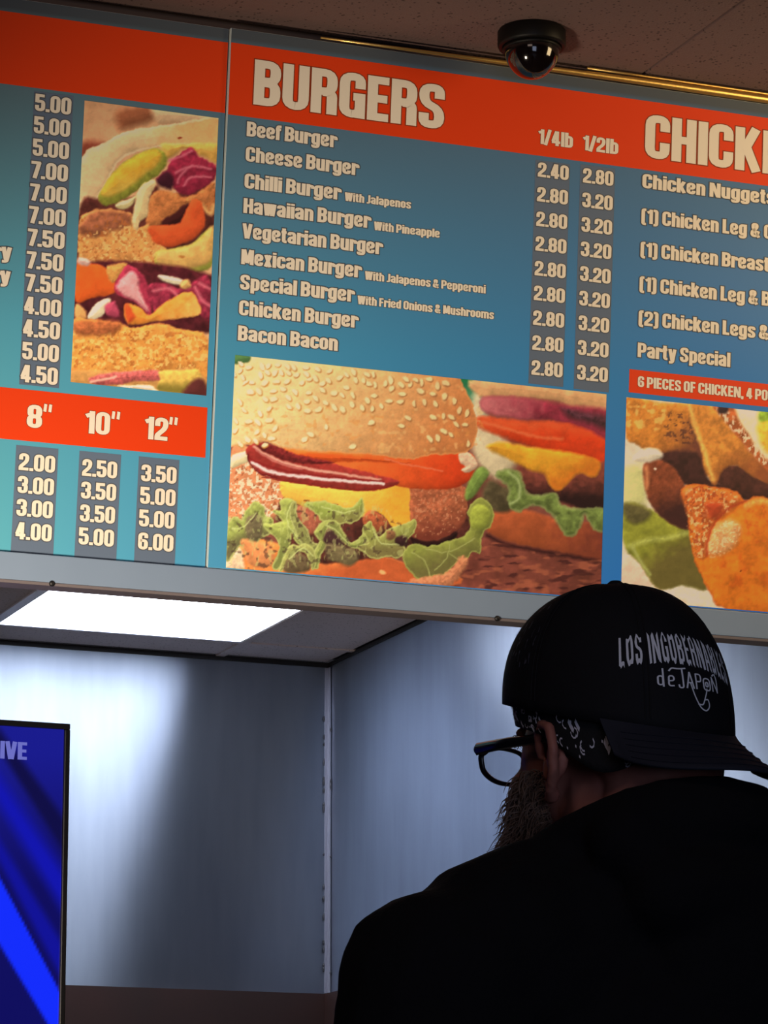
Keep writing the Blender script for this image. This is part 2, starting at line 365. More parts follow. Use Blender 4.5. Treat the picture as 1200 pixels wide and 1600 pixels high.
# ------------------------------------------------------------------ menu board
B0 = (1.71438, 4.94150, 2.22780); TILT = 0.104744
m_cream = mat('print_cream', (250, 240, 222), 0.55, spec=.25)
m_outl = mat('print_outline', (84, 90, 100), 0.55, spec=.25)
m_outo = mat('print_outline_on_orange', (150, 60, 25), 0.55, spec=.25)
m_orange = mat('print_orange', (240, 68, 18), 0.5, spec=.25)
m_greycol = mat('print_grey_column', (102, 119, 144), 0.5, spec=.25)
m_backing = mat('board_backing', (60, 62, 66), 0.6)
m_edge = mat('panel_edge_white', (205, 215, 215), 0.4)
m_trimg = mat('grey_painted_metal', (134, 154, 182), 0.45, noise=(8, .3, (128, 148, 176)))
TM = [m_cream, m_outl]; TO = [m_cream, m_outo]
m_print = vmat('printed_vinyl', 0.45)
def grid_print(name, u0, u1, v0, v1, nu, nv, colf, parent, y, m=None):
    us = np.linspace(u0, u1, nu); vs = np.linspace(v0, v1, nv)
    U, Vv = np.meshgrid(us, vs); co = np.stack([U, np.full_like(U, y), Vv], -1).reshape(-1, 3)
    i = np.arange(nu * nv).reshape(nv, nu); f = np.stack([i[:-1, :-1], i[:-1, 1:], i[1:, 1:], i[1:, :-1]], -1).reshape(-1, 4)
    me = bpy.data.meshes.new(name); me.vertices.add(len(co)); me.vertices.foreach_set('co', co.ravel())
    me.loops.add(f.size); me.loops.foreach_set('vertex_index', f.ravel().astype(np.int32))
    me.polygons.add(len(f)); me.polygons.foreach_set('loop_start', (np.arange(len(f)) * 4).astype(np.int32))
    me.update(calc_edges=True); me.validate()
    a = me.color_attributes.new('print', 'FLOAT_COLOR', 'POINT')
    c = np.ones((nu * nv, 4)); c[:, :3] = np.clip(colf(U, Vv).reshape(-1, 3), 0, 1); a.data.foreach_set('color', c.ravel())
    me.materials.append(m or m_print); o = bpy.data.objects.new(name, me); COL.objects.link(o); o.parent = parent; return o
ILL = np.array([0.86, 0.76, 0.62])        # mean tint of the lamp light the print is seen in
def teal(U, V):
    # printed background: slate at the top, cyan low on the left, blue low on the right
    h = np.clip((U + .35) / 1.25, 0, 1)[..., None]; k = np.clip(V / .72, 0, 1)[..., None]
    top = np.array([.13, .23, .29]) * (1 - h) + np.array([.075, .20, .40]) * h
    low = np.array([.11, .45, .58]) * (1 - h) + np.array([.018, .22, .95]) * h
    mid = np.array([.10, .42, .60]) * (1 - h) + np.array([.022, .23, .68]) * h
    a = np.clip(k * 2, 0, 1); b = np.clip(k * 2 - 1, 0, 1)
    c = low * (1 - a) + mid * a; c = c * (1 - b) + top * b
    g = (V > .8365)[..., None]
    return np.where(g, np.array([.085, .105, .13]), c)
def rect(name, u0, u1, v0, v1, m, parent, y):
    return mobj(name, [(u0, y, v0), (u1, y, v0), (u1, y, v1), (u0, y, v1)], [(0, 1, 2, 3)], m, parent)

def new_panel(label, u0, u1):
    p = tag(empty('menu_panel', B0, (TILT, 0, 0)), label, 'menu board', 'menu panels above the counter')
    box('panel_board', (u0, 0.0, 0.0), (u1, 0.008, .8592), m_edge, p, .0008)
    grid_print('panel_background', u0 + .0008, u1 - .0005, 0.0005, .8585, 90, 60, teal, p, -0.0003)
    return p
PL = new_panel('left menu panel with a prices column, sandwich photo and size price table', -1.25, -0.0015)
PR = new_panel('wide menu panel headed BURGERS and CHICKEN with burger photo', 0.0, 1.62)
PL.location.y += 0.006
rect('header_band', -1.249, -.0022, .7225, .8368, m_orange, PL, -.0006)
rect('header_band', .0010, 1.6195, .7190, .8355, m_orange, PR, -.0006)
# left panel print
rect('price_column', -.3138, -.2505, .2585, .7178, m_greycol, PL, -.0006)
rowv = np.linspace(.6868, .2626, 13)
for s, v in zip('5.00 5.00 5.00 7.00 7.00 7.00 7.50 7.50 7.50 4.00 4.50 5.00 4.50'.split(), rowv):
    dx = {'5': 0, '7': -.001, '4': -.001}[s[0]]
    write('price_text', s, -.3115 + dx, v, .0268, -.2535, TM, PL)
for v in (.4486, .4115): write('menu_line', 'ry', -.3665, v, .0245, -.3365, TM, PL)
rect('size_band', -1.249, -.0095, .1725, .2515, m_orange, PL, -.0006)
write('size_text', '8', -.2990, .1936, .0355, -.2748, TO, PL); write('size_text', '"', -.2730, .1990, .0330, -.2598, TO, PL, .04)
write('size_text', '10', -.2060, .1932, .0350, -.1665, TO, PL); write('size_text', '"', -.1640, .1980, .0330, -.1505, TO, PL, .04)
write('size_text', '12', -.1100, .1930, .0355, -.0725, TO, PL); write('size_text', '"', -.0705, .1980, .0330, -.0570, TO, PL, .04)
for (a, b), u, us, vals in (((-.3135, -.2465), -.3080, -.2507, '2.00 3.00 3.00 4.00'), ((-.2130, -.1460), -.2075, -.1515, '2.50 3.50 3.50 5.00'), ((-.1175, -.0515), -.1125, -.0553, '3.50 5.00 5.00 6.00')):
    rect('price_column', a, b, .0006, .1650, m_greycol, PL, -.0006)
    for s, v in zip(vals.split(), (.1270, .0920, .0568, .0212)): write('price_text', s, u, v, .0262, us, TM, PL)
# right panel print
write('heading_text', 'BURGERS', .0420, .7405, .0730, .3690, TO, PR, .05)
write('heading_text', 'CHICKEN', .7300, .7400, .0735, 1.0430, TO, PR, .05)
CAP = .0238
for s, v, u1 in (('Beef Burger', .6880, .1850), ('Cheese Burger', .6475, .2239), ('Chilli Burger', .6043, .1951), ('Hawaiian Burger', .5645, .2479),
                 ('Vegetarian Burger', .5240, .2697), ('Mexican Burger', .4825, .2352), ('Special Burger', .4422, .2248), ('Chicken Burger', .4012, .2329), ('Bacon Bacon', .3608, .2008)):
    write('menu_line', s, .0332, v, CAP, u1, TM, PR)
for s, u0, v, u1 in (('With Jalapenos', .2028, .6040, .3169), ('With Pineapple', .2547, .5625, .3686), ('With Jalapenos & Pepperoni', .2423, .4805, .4519), ('With Fried Onions & Mushrooms', .2314, .4398, .4681)):
    write('small_note', s, u0, v, .0138, u1, TM, PR)
write('size_text', '1/4lb', .5367, .7388, .0245, .5989, TO, PR); write('size_text', '1/2lb', .6170, .7382, .0250, .6814, TO, PR)
rect('price_column', .5330, .5950, .3415, .7115, m_greycol, PR, -.0006); rect('price_column', .6138, .6770, .3405, .7140, m_greycol, PR, -.0006)
for k in range(9):
    v = .6840 + (.3565 - .6840) * k / 8
    write('price_text', '2.40' if k == 0 else '2.80', .5375 , v, .0242, .5930, TM, PR)
    write('price_text', '2.80' if k == 0 else '3.20', .6188, v, .0246, .6742, TM, PR)
for s, v, u1 in (('Chicken Nuggets & Chips', .6880, 1.0900), ('(1) Chicken Leg & Chips', .6290, 1.0270), ('(1) Chicken Breast', .5730, .9660),
                 ('(1) Chicken Leg & Breast', .5150, 1.0420), ('(2) Chicken Legs &', .4580, .9680), ('Party Special', .4045, .8973)):
    write('menu_line', s, .7270, v, .0240, u1, TM, PR)
rect('party_band', .7132, 1.30, .3445, .3830, m_orange, PR, -.0006)
write('party_text', '6 PIECES OF CHICKEN, 4 PORTIONS', .7288, .3550, .0180, 1.036, TO, PR)

# ------------------------------------------------------------------ the three food photos printed on the panels (flat print, painted numerically)
def hsh(ix, iy, s):
    n = (ix.astype(np.int64) * 374761393 + iy.astype(np.int64) * 668265263 + s * 2147483) & 0x7fffffff
    n = ((n ^ (n >> 13)) * 1274126177) & 0x7fffffff
    return ((n ^ (n >> 16)) & 0xffff) / 65535.0
def vnoise(x, y, s=0):
    ix, iy = np.floor(x), np.floor(y); fx, fy = x - ix, y - iy; fx = fx * fx * (3 - 2 * fx); fy = fy * fy * (3 - 2 * fy)
    a, b, c, d = hsh(ix, iy, s), hsh(ix + 1, iy, s), hsh(ix, iy + 1, s), hsh(ix + 1, iy + 1, s)
    return (a * (1 - fx) + b * fx) * (1 - fy) + (c * (1 - fx) + d * fx) * fy
def fbm(x, y, s=0, o=3):
    r = 0; a = .5
    for k in range(o): r = r + a * vnoise(x * 2 ** k, y * 2 ** k, s + k * 17); a *= .5
    return r / (1 - .5 ** o) * 2 - 1
def homog(src, dst):
    A = []
    for (x, y), (u, v) in zip(src, dst):
        A.append([x, y, 1, 0, 0, 0, -u * x, -u * y, -u]); A.append([0, 0, 0, x, y, 1, -v * x, -v * y, -v])
    return np.linalg.svd(np.array(A, float))[2][-1].reshape(3, 3)
class Art:
    """a small painter; shapes are given in image pixels, mapped onto the print by a homography"""
    def __init__(s, rect_uv, nu, nv, corners):
        s.r = rect_uv; s.nu, s.nv = nu, nv; u0, u1, v0, v1 = rect_uv
        U, V = np.meshgrid(np.linspace(u0, u1, nu), np.linspace(v0, v1, nv))
        H = homog([(u0, v1), (u1, v1), (u1, v0), (u0, v0)], corners)  # corners in image pixels, matched to the board rectangle
        w_ = H[2, 0] * U + H[2, 1] * V + H[2, 2]
        s.X = (H[0, 0] * U + H[0, 1] * V + H[0, 2]) / w_; s.Y = (H[1, 0] * U + H[1, 1] * V + H[1, 2]) / w_
        wx, wy = 1.7 * fbm(s.X / 8, s.Y / 8, 301, 3), 1.7 * fbm(s.X / 8, s.Y / 8, 302, 3); s.X = s.X + wx; s.Y = s.Y + wy   # ragged organic edges
        s.C = np.zeros((nv, nu, 3)); s.k = 0
    def fill(s, c, n=None): s.paint(np.ones_like(s.X), c, n)
    def paint(s, a, c, n=None):
        X, Y = s.X, s.Y; s.k += 5
        if callable(c): c = c(X, Y)
        c = np.broadcast_to(np.asarray(c, float), s.C.shape).copy()
        if n:
            for sc, amt in n: c = c * (1 + amt * fbm(X / sc, Y / sc, s.k + int(sc * 10)))[..., None]
        s.C = s.C * (1 - a[..., None]) + c * a[..., None]
    def sd(s, pts, smooth=True):
        P = np.array(pts, float)
        if smooth:
            n = len(P); Q = []
            for i in range(n):
                p0, p1, p2, p3 = P[i - 1], P[i], P[(i + 1) % n], P[(i + 2) % n]
                for t in (0, .25, .5, .75): Q.append(.5 * (2 * p1 + (p2 - p0) * t + (2 * p0 - 5 * p1 + 4 * p2 - p3) * t * t + (3 * p1 - p0 - 3 * p2 + p3) * t ** 3))
            P = np.array(Q)
        X, Y = s.X, s.Y; out = np.full(X.shape, 99.0)
        m = (X > P[:, 0].min() - 14) & (X < P[:, 0].max() + 14) & (Y > P[:, 1].min() - 14) & (Y < P[:, 1].max() + 14)
        x, y = X[m], Y[m]; d = np.full(x.shape, 1e9); ins = np.zeros(x.shape, bool)
        for i in range(len(P)):
            a, b = P[i], P[(i + 1) % len(P)]; e = b - a; L = max(e @ e, 1e-9)
            t = np.clip(((x - a[0]) * e[0] + (y - a[1]) * e[1]) / L, 0, 1)
            d = np.minimum(d, (x - a[0] - t * e[0]) ** 2 + (y - a[1] - t * e[1]) ** 2)
            c = ((a[1] > y) != (b[1] > y)); 
            with np.errstate(divide='ignore', invalid='ignore'): ins ^= c & (x < (b[0] - a[0]) * (y - a[1]) / (b[1] - a[1]) + a[0])
        out[m] = np.where(ins, -np.sqrt(d), np.sqrt(d)); return out
    def poly(s, pts, c, n=None, soft=1.2, wob=0, rim=None, shade=None, smooth=True, vol=.28, volw=7.0):
        d = s.sd(pts, smooth)
        if wob: d = d + wob * fbm(s.X / 7, s.Y / 7, s.k + 3)
        a = np.clip(.5 - d / (2 * soft), 0, 1)
        if vol:
            gy, gx = np.gradient(np.clip(d, -40, 5)); e_ = np.maximum(np.hypot(gx, gy), 1e-6); gx, gy = gx / e_, -gy / e_
            cc = c(s.X, s.Y) if callable(c) else c; base = np.broadcast_to(np.asarray(cc, float), s.C.shape)
            lit = (-.45 * gx - .9 * gy) * np.exp(np.minimum(d, 0) / volw) * vol
            c = base * (1 + lit)[..., None]
        s.paint(a, c, n)
        if shade:                                        # a second tone along one side of the shape
            (dx, dy), wd, col = shade; g = fbm(s.X / 9, s.Y / 9, s.k) * .3
            cx = np.mean([p[0] for p in pts]); cy = np.mean([p[1] for p in pts])
            f_ = np.clip(((s.X - cx) * dx + (s.Y - cy) * dy) / wd + g + .1, 0, 1); s.paint(a * f_, col)
        if rim: col, wd = rim; s.paint(a * np.clip(1 - (-d) / wd, 0, 1), col)
    def line(s, pts, c, wd, soft=.8, n=None):
        P = np.array(pts, float); Q = []
        for i in range(len(P) - 1):
            p0, p1, p2, p3 = P[max(i - 1, 0)], P[i], P[i + 1], P[min(i + 2, len(P) - 1)]
            for t in (0, .25, .5, .75): Q.append(.5 * (2 * p1 + (p2 - p0) * t + (2 * p0 - 5 * p1 + 4 * p2 - p3) * t * t + (3 * p1 - p0 - 3 * p2 + p3) * t ** 3))
        Q.append(P[-1]); P = np.array(Q); d = np.full(s.X.shape, 1e9)
        for a, b in zip(P, P[1:]):
            e = b - a; L = max(e @ e, 1e-9); t = np.clip(((s.X - a[0]) * e[0] + (s.Y - a[1]) * e[1]) / L, 0, 1)
            d = np.minimum(d, (s.X - a[0] - t * e[0]) ** 2 + (s.Y - a[1] - t * e[1]) ** 2)
        s.paint(np.clip(.5 - (np.sqrt(d) - wd / 2) / (2 * soft), 0, 1), c, n)
    def ell(s, x, y, a, b, ang, c, soft=.25):
        ca, sa = math.cos(ang), math.sin(ang); X, Y = s.X - x, s.Y - y
        q = np.sqrt(((X * ca + Y * sa) / a) ** 2 + ((-X * sa + Y * ca) / b) ** 2)
        s.paint(np.clip((1 - q) / soft, 0, 1), c)
    def speckle(s, pts, c, sc, thr, wd=.12, amt=1, stretch=(1, 1)):
        a = np.clip(.5 - s.sd(pts) / 4, 0, 1); n = fbm(s.X / sc / stretch[0], s.Y / sc / stretch[1], s.k + 9, 2); s.k += 3
        s.paint(a * np.clip((n - thr) / wd, 0, 1) * amt, c)
    def emit(s, name, parent, gain):
        s.C = s.C * (1 + .07 * fbm(s.X / 11, s.Y / 9, 77, 3) + .03 * fbm(s.X / 2.4, s.Y / 2.4, 78, 2))[..., None]
        C = lin(np.clip(s.C, 0, 255)) / ILL * gain
        u0, u1, v0, v1 = s.r
        return grid_print(name, u0, u1, v0, v1, s.nu, s.nv, lambda U, V: C, parent, -.0008)
def lerp(a, b, t): t = np.clip(t, 0, 1)[..., None]; return np.array(a, float) * (1 - t) + np.array(b, float) * t

# --- burgers
A = Art((.0300, .6730, .0022, .3372), 440, 230, [(368, 556), (948, 614), (938, 935), (350, 886)])
def T(l_, s=3.636, ox=630, oy=560): return [(ox + x / s, oy + y / s) for x, y in l_]  # crop coordinates scaled back to image pixels
A.fill((135, 75, 60), [(30, .15)])
A.poly([(690, 560), (760, 560), (760, 640), (740, 650), (700, 640)], lambda X, Y: lerp((25, 115, 65), (130, 160, 130), (Y - 590) / 50), soft=5)
A.poly(T([(480, 1010), (700, 1060), (1200, 1130), (1200, 1400), (0, 1400), (200, 1180)]), (128, 66, 52), [(18, .25)], soft=3)
A.poly(T([(390, 220), (440, 200), (470, 330), (560, 440), (650, 560), (600, 640), (520, 690), (400, 560), (380, 400)]), (222, 200, 155), [(14, .06)], soft=6)
A.poly(T([(425, 110), (1200, 190), (1200, 310), (1000, 280), (850, 235), (600, 215), (430, 215)]), (228, 168, 112), [(12, .1)], soft=3)
A.poly(T([(445, 225), (520, 212), (700, 222), (950, 262), (1200, 300), (1200, 470), (1000, 400), (850, 350), (700, 345), (500, 310), (440, 280)]), (148, 45, 62), [(10, .25)], soft=4, shade=((-1, -.3), 90, (205, 110, 110)))
A.poly(T([(900, 275), (1050, 300), (1180, 330), (1180, 400), (1050, 360), (950, 330)]), (82, 42, 52), [(6, .4)], soft=5)
A.poly(T([(425, 330), (560, 345), (700, 355), (950, 370), (1160, 470), (1160, 620), (1000, 560), (750, 505), (600, 455), (430, 390)]), (218, 62, 24), [(20, .12)], soft=4, shade=((0, -1), 25, (228, 90, 45)))
A.line(T([(450, 360), (600, 400), (750, 440), (900, 450)]), (240, 120, 70), 3, 3)
A.poly(T([(660, 590), (800, 640), (900, 700), (1000, 640), (1170, 590), (1170, 880), (900, 810), (680, 750)]), (122, 60, 48), [(9, .3)], soft=3, shade=((0, 1), 28, (40, 20, 22)))
A.poly(T([(465, 500), (560, 470), (700, 495), (950, 530), (1110, 580), (1090, 665), (1000, 645), (940, 690), (885, 745), (835, 720), (795, 650), (700, 625), (580, 560)]), (234, 162, 45), [(18, .12)], soft=3, shade=((.5, 1), 40, (215, 120, 35)))
A.poly(T([(500, 870), (700, 860), (900, 920), (1170, 960), (1160, 1150), (900, 1100), (700, 1065), (500, 1005), (470, 940)]), (172, 84, 46), [(30, .12)], soft=3, shade=((1, .2), 110, (130, 60, 42)))
A.line(T([(470, 1005), (560, 1050), (700, 1080), (900, 1115), (1160, 1160)]), (58, 26, 26), 6, 3)
A.poly(T([(480, 690), (560, 720), (640, 760), (600, 860), (500, 860), (440, 780)]), (84, 72, 48), [(10, .3)], soft=4)
A.poly(T([(520, 660), (580, 625), (660, 650), (700, 760), (780, 770), (860, 760), (900, 830), (1010, 850), (1150, 850), (1150, 975), (1080, 965), (1030, 880), (1000, 960), (940, 1010), (890, 960), (830, 870), (720, 830), (650, 870), (590, 820), (590, 730)]), (112, 128, 62), [(8, .3)], soft=2.5, wob=2, rim=((150, 160, 95), 4))
A.line(T([(590, 640), (650, 690), (650, 790), (600, 820)]), (165, 180, 110), 4, 2)
# wood streaks
a_ = T([(480, 1040), (700, 1090), (1200, 1160), (1200, 1400), (100, 1400), (300, 1180)])
A.speckle(a_, (176, 96, 66), 9, .15, .3, .7, (2.2, .8)); A.speckle(a_, (72, 34, 32), 8, .25, .3, .8, (2.5, .7))
# bottom bun, left bits, patty
A.poly([(348, 890), (352, 850), (372, 835), (420, 845), (500, 862), (560, 862), (600, 870), (650, 885), (700, 893), (690, 915), (350, 900)], (238, 140, 70), [(14, .1)], soft=2, shade=((.4, 1), 30, (200, 95, 50)))
A.poly([(352, 860), (372, 855), (378, 875), (376, 890), (345, 890)], (245, 205, 160), [(3, .15)], soft=2)
A.poly([(362, 700), (392, 700), (420, 715), (445, 745), (450, 790), (420, 812), (362, 835), (352, 780)], (222, 140, 92), [(6, .12)], soft=1.5)
z_ = [(360, 718), (385, 716), (420, 740), (446, 765), (440, 800), (356, 812)]
A.speckle(z_, (252, 222, 180), 4.5, .0, .2, .85); A.speckle(z_, (165, 88, 52), 3.2, .32, .2, .8)
A.poly([(362, 712), (390, 704), (392, 718), (370, 728), (360, 730)], (250, 228, 168), soft=1.5)
A.poly([(434, 785), (500, 790), (640, 790), (735, 760), (735, 830), (690, 850), (600, 868), (480, 880), (440, 850)], (88, 44, 36), [(7, .4)], soft=2)
A.poly([(480, 785), (500, 790), (500, 815), (485, 835), (470, 820), (458, 795)], (180, 100, 72), [(4, .2)], soft=2)
A.poly([(634, 758), (665, 748), (724, 760), (728, 790), (722, 815), (705, 832), (680, 842), (655, 843), (632, 832)], (176, 96, 62), [(5, .25), (2.5, .12)], soft=1.5, shade=((.2, 1), 40, (120, 55, 40)))
A.speckle([(640, 765), (720, 765), (720, 815), (680, 835), (640, 825)], (212, 140, 98), 3.5, .25, .3, .7)
A.poly([(638, 838), (660, 845), (690, 842), (706, 830), (712, 836), (690, 850), (650, 856)], (38, 18, 18), soft=1.5)
# cheese
A.poly([(437, 752), (470, 756), (520, 762), (575, 764), (632, 757), (636, 790), (637, 815), (630, 828), (612, 824), (600, 808), (585, 798), (565, 806), (540, 805), (490, 795), (452, 783), (438, 772)], (252, 196, 78), [(22, .05)], soft=1.2, shade=((1, .4), 70, (246, 170, 55)))
A.poly([(565, 805), (578, 796), (590, 802), (602, 812), (600, 826), (580, 830), (566, 820)], (178, 92, 56), [(4, .3)], soft=1.5)
A.line([(473, 781), (480, 782)], (150, 80, 40), 2.2); A.line([(513, 786), (525, 787)], (165, 95, 45), 2.2)
# tomato + onion
A.poly([(440, 700), (500, 702), (560, 704), (640, 708), (715, 704), (738, 712), (739, 735), (728, 752), (700, 763), (640, 762), (600, 756), (540, 748), (470, 730)], lambda X, Y: lerp((246, 120, 52), (214, 66, 28), (X - 520) / 190), [(16, .05)], soft=1.2)
A.poly([(462, 708), (500, 708), (560, 712), (640, 722), (560, 720), (500, 722), (475, 716)], (222, 84, 34), soft=2)
A.line([(600, 716), (640, 726), (690, 735)], (240, 120, 80), 1.8, 1.2)
A.poly([(386, 698), (398, 692), (415, 693), (450, 708), (520, 724), (590, 742), (622, 752), (600, 762), (560, 767), (500, 760), (440, 750), (408, 742), (392, 726), (384, 710)], (158, 52, 44), [(5, .12)], soft=1.2)
A.poly([(398, 695), (430, 697), (470, 712), (520, 722), (470, 724), (430, 714)], (120, 38, 36), [(4, .3)], soft=1.5)
A.line([(396, 698), (430, 718), (480, 732), (540, 741), (592, 749)], (228, 158, 132), 4, 1.2)
A.line([(400, 703), (430, 722), (470, 733)], (200, 110, 95), 3, 1)
A.line([(392, 722), (425, 738), (480, 745), (540, 751), (596, 755)], (250, 212, 200), 5, 1.3)
A.line([(388, 716), (425, 731), (480, 740), (560, 749), (596, 751)], (140, 36, 34), 2.6, .9)
A.line([(386, 711), (388, 722), (402, 738), (430, 746)], (108, 28, 30), 2.4, .9)
A.line([(408, 745), (450, 752), (520, 762), (570, 765), (618, 757)], (136, 32, 28), 2, .8)
A.poly([(716, 700), (730, 706), (744, 722), (740, 732), (728, 738), (718, 734), (726, 728), (716, 720)], (232, 190, 150), [(4, .12)], soft=1.2)
# bun
bun = [(352, 560), (372, 552), (480, 560), (620, 575), (706, 582), (722, 602), (736, 630), (744, 660), (740, 688), (728, 704), (705, 708), (670, 710), (640, 716), (612, 714), (560, 708), (500, 706), (468, 702), (440, 700), (415, 690), (392, 694), (362, 698), (350, 690)]
A.poly(bun, lambda X, Y: lerp((254, 222, 150), (212, 130, 72), (X - 400) / 320 + (Y - 640) / 500), [(26, .05), (3.5, .05)], soft=1.2, wob=1.4, rim=((226, 150, 84), 3), vol=.10, volw=20)
A.speckle([(400, 640), (720, 640), (720, 705), (420, 692)], (228, 150, 76), 7, .25, .3, .5); A.speckle([(380, 570), (720, 600), (720, 700), (420, 690)], (250, 205, 130), 9, .3, .3, .4)
A.poly([(366, 552), (391, 556), (389, 567), (366, 570)], (88, 128, 72), soft=1.5)
seeds = []; tries = 0
while len(seeds) < 125 and tries < 9000:
    tries += 1; x = random.uniform(366, 738); y = random.uniform(566, 700); top = 562 + (x - 366) * .083
    if y < top + 3: continue
    low = 640 if 430 < x < 690 else 692
    dens = 1.0 if y < low else .10
    if x < 440: dens = max(dens, .6)
    if x > 705 and y < 600 + (x - 705) * 1.5: continue
    if random.random() > dens: continue
    if all((x - a) ** 2 + (y - b) ** 2 > (150 if y > 600 else 85) for a, b in seeds): seeds.append((x, y))
for x, y in seeds:
    ang = random.uniform(-.5, .5) + (1.3 if random.random() < .5 else 0) + (x - 550) / 400; k = random.uniform(.9, 1.25)
    f_ = (.8 if x > 710 or x < 385 else 1); t = min(max((x - 400) / 330, 0), 1); A.ell(x + 1.1, y + 1.3, 7.0 * k, 4.4 * k * f_, ang, (206 - 46 * t, 142 - 42 * t, 70 - 10 * t), .35)
    A.ell(x, y, 6.4 * k, 3.8 * k * f_, ang, (255 - 12 * t, 240 - 36 * t, 178 - 40 * t), .4)
# lettuce
LR = ((206, 208, 118), 2.6)
A.poly([(352, 830), (362, 806), (374, 812), (384, 795), (396, 784), (410, 792), (412, 806), (424, 812), (420, 832), (404, 842), (390, 858), (372, 852), (360, 868), (351, 872)], (150, 156, 78), [(6, .2)], soft=1.2, wob=2, rim=LR, shade=((.3, 1), 20, (112, 104, 66)))
A.poly([(384, 808), (400, 802), (408, 812), (404, 838), (390, 846), (380, 830)], (118, 104, 72), [(5, .2)], soft=2)
A.poly([(374, 842), (396, 846), (418, 850), (424, 880), (392, 884), (380, 868)], (226, 142, 84), [(10, .1)], soft=2)
A.poly([(436, 782), (448, 778), (458, 784), (452, 802), (458, 822), (470, 836), (478, 850), (462, 848), (452, 832), (450, 852), (440, 872), (430, 890), (422, 884), (434, 858), (426, 838), (412, 826), (410, 818), (426, 818), (438, 812), (424, 798), (436, 796)], (166, 172, 84), [(6, .15)], soft=1.1, wob=1.6, rim=LR, shade=((.2, 1), 35, (128, 132, 68)))
A.poly([(450, 792), (460, 784), (462, 806), (478, 828), (484, 846), (494, 850), (488, 860), (472, 852), (456, 826)], (140, 138, 76), [(5, .2)], soft=1.2, rim=((210, 212, 130), 2.2))
A.poly([(474, 786), (498, 782), (520, 786), (542, 794), (556, 784), (562, 776), (566, 792), (560, 808), (546, 816), (520, 818), (500, 812), (492, 802)], (152, 162, 74), [(9, .1)], soft=1.1, wob=1.6, rim=LR, shade=((.3, 1), 16, (138, 132, 70)))
A.poly([(498, 816), (514, 812), (528, 818), (536, 834), (546, 846), (560, 838), (566, 826), (572, 838), (566, 852), (548, 856), (532, 846), (520, 834), (510, 824), (504, 838), (508, 850), (498, 866), (492, 888), (484, 884), (488, 862), (496, 844), (488, 832)], (146, 150, 76), [(6, .15)], soft=1.1, wob=1.4, rim=LR)
A.poly([(510, 826), (522, 834), (534, 848), (528, 856), (510, 852), (502, 842)], (70, 44, 42), soft=2)
A.poly([(506, 850), (530, 852), (552, 858), (556, 874), (540, 884), (520, 876), (508, 872)], (122, 106, 70), [(6, .15)], soft=2.5)
A.poly([(444, 860), (452, 850), (464, 852), (474, 848), (488, 858), (490, 880), (484, 890), (476, 866), (458, 862), (444, 886), (432, 890)], (158, 156, 84), [(6, .15)], soft=1.1, rim=LR)
A.poly([(450, 868), (474, 868), (480, 890), (440, 892)], (112, 92, 62), [(6, .12)], soft=2)
A.poly([(562, 828), (574, 814), (582, 824), (588, 838), (598, 830), (612, 822), (632, 816), (644, 810), (648, 820), (638, 838), (628, 850), (630, 862), (616, 872), (600, 868), (584, 872), (566, 864), (556, 854), (572, 846)], (150, 150, 74), [(6, .15)], soft=1.1, wob=1.8, rim=LR, shade=((.1, 1), 20, (128, 116, 66)))
A.poly([(616, 840), (630, 836), (634, 852), (616, 850)], (60, 34, 34), soft=1.5)
A.poly([(600, 830), (612, 828), (616, 838), (604, 844)], (140, 96, 62), soft=1.5)
A.poly([(626, 870), (632, 856), (646, 850), (672, 852), (700, 844), (728, 832), (734, 812), (728, 800), (736, 784), (748, 778), (762, 784), (769, 802), (765, 820), (754, 830), (748, 846), (748, 864), (736, 860), (724, 876), (708, 880), (690, 896), (672, 898), (664, 912), (648, 902), (634, 888)], (134, 138, 62), [(10, .12)], soft=1.2, wob=1.8, rim=((186, 192, 96), 2.2), shade=((.2, 1), 40, (116, 108, 58)))
A.poly([(732, 800), (742, 788), (758, 790), (764, 804), (758, 820), (742, 826), (732, 818)], (160, 168, 66), [(5, .12)], soft=2)
for p in ([(640, 862), (662, 878), (668, 900)], [(700, 850), (694, 872), (676, 890)], [(662, 856), (688, 862), (712, 856), (740, 840)], [(700, 864), (716, 876)]): A.line(p, (176, 178, 100), 1.3, .9)
A.poly([(724, 768), (734, 744), (748, 728), (762, 736), (752, 756), (740, 772), (728, 782)], (122, 146, 66), [(6, .15)], soft=2)
A.poly([(640, 905), (668, 900), (700, 890), (714, 872), (730, 872), (716, 900), (690, 920), (640, 915)], (206, 128, 86), [(4, .2)], soft=2, wob=3)
A.ell(594, 893, 7, 3.5, .2, (252, 180, 110), .5)
A.speckle([(352, 800), (440, 785), (560, 785), (640, 815), (640, 865), (560, 870), (420, 890), (352, 880)], (196, 200, 116), 5.5, .28, .15, .45, (.7, 1.6))
A.speckle([(352, 810), (440, 795), (560, 800), (640, 825), (640, 865), (560, 870), (420, 890), (352, 880)], (66, 46, 38), 7, .34, .15, .55)
for p in ([(450, 790), (446, 815), (462, 840)], [(500, 790), (530, 800), (552, 796)], [(506, 820), (522, 828), (540, 848)], [(580, 826), (592, 848), (620, 850)], [(360, 826), (378, 822), (398, 800)], [(448, 872), (470, 856), (486, 868)]): A.line(p, (206, 212, 130), 1.5, 1)
A.emit('burger_photo', PR, 1.08)

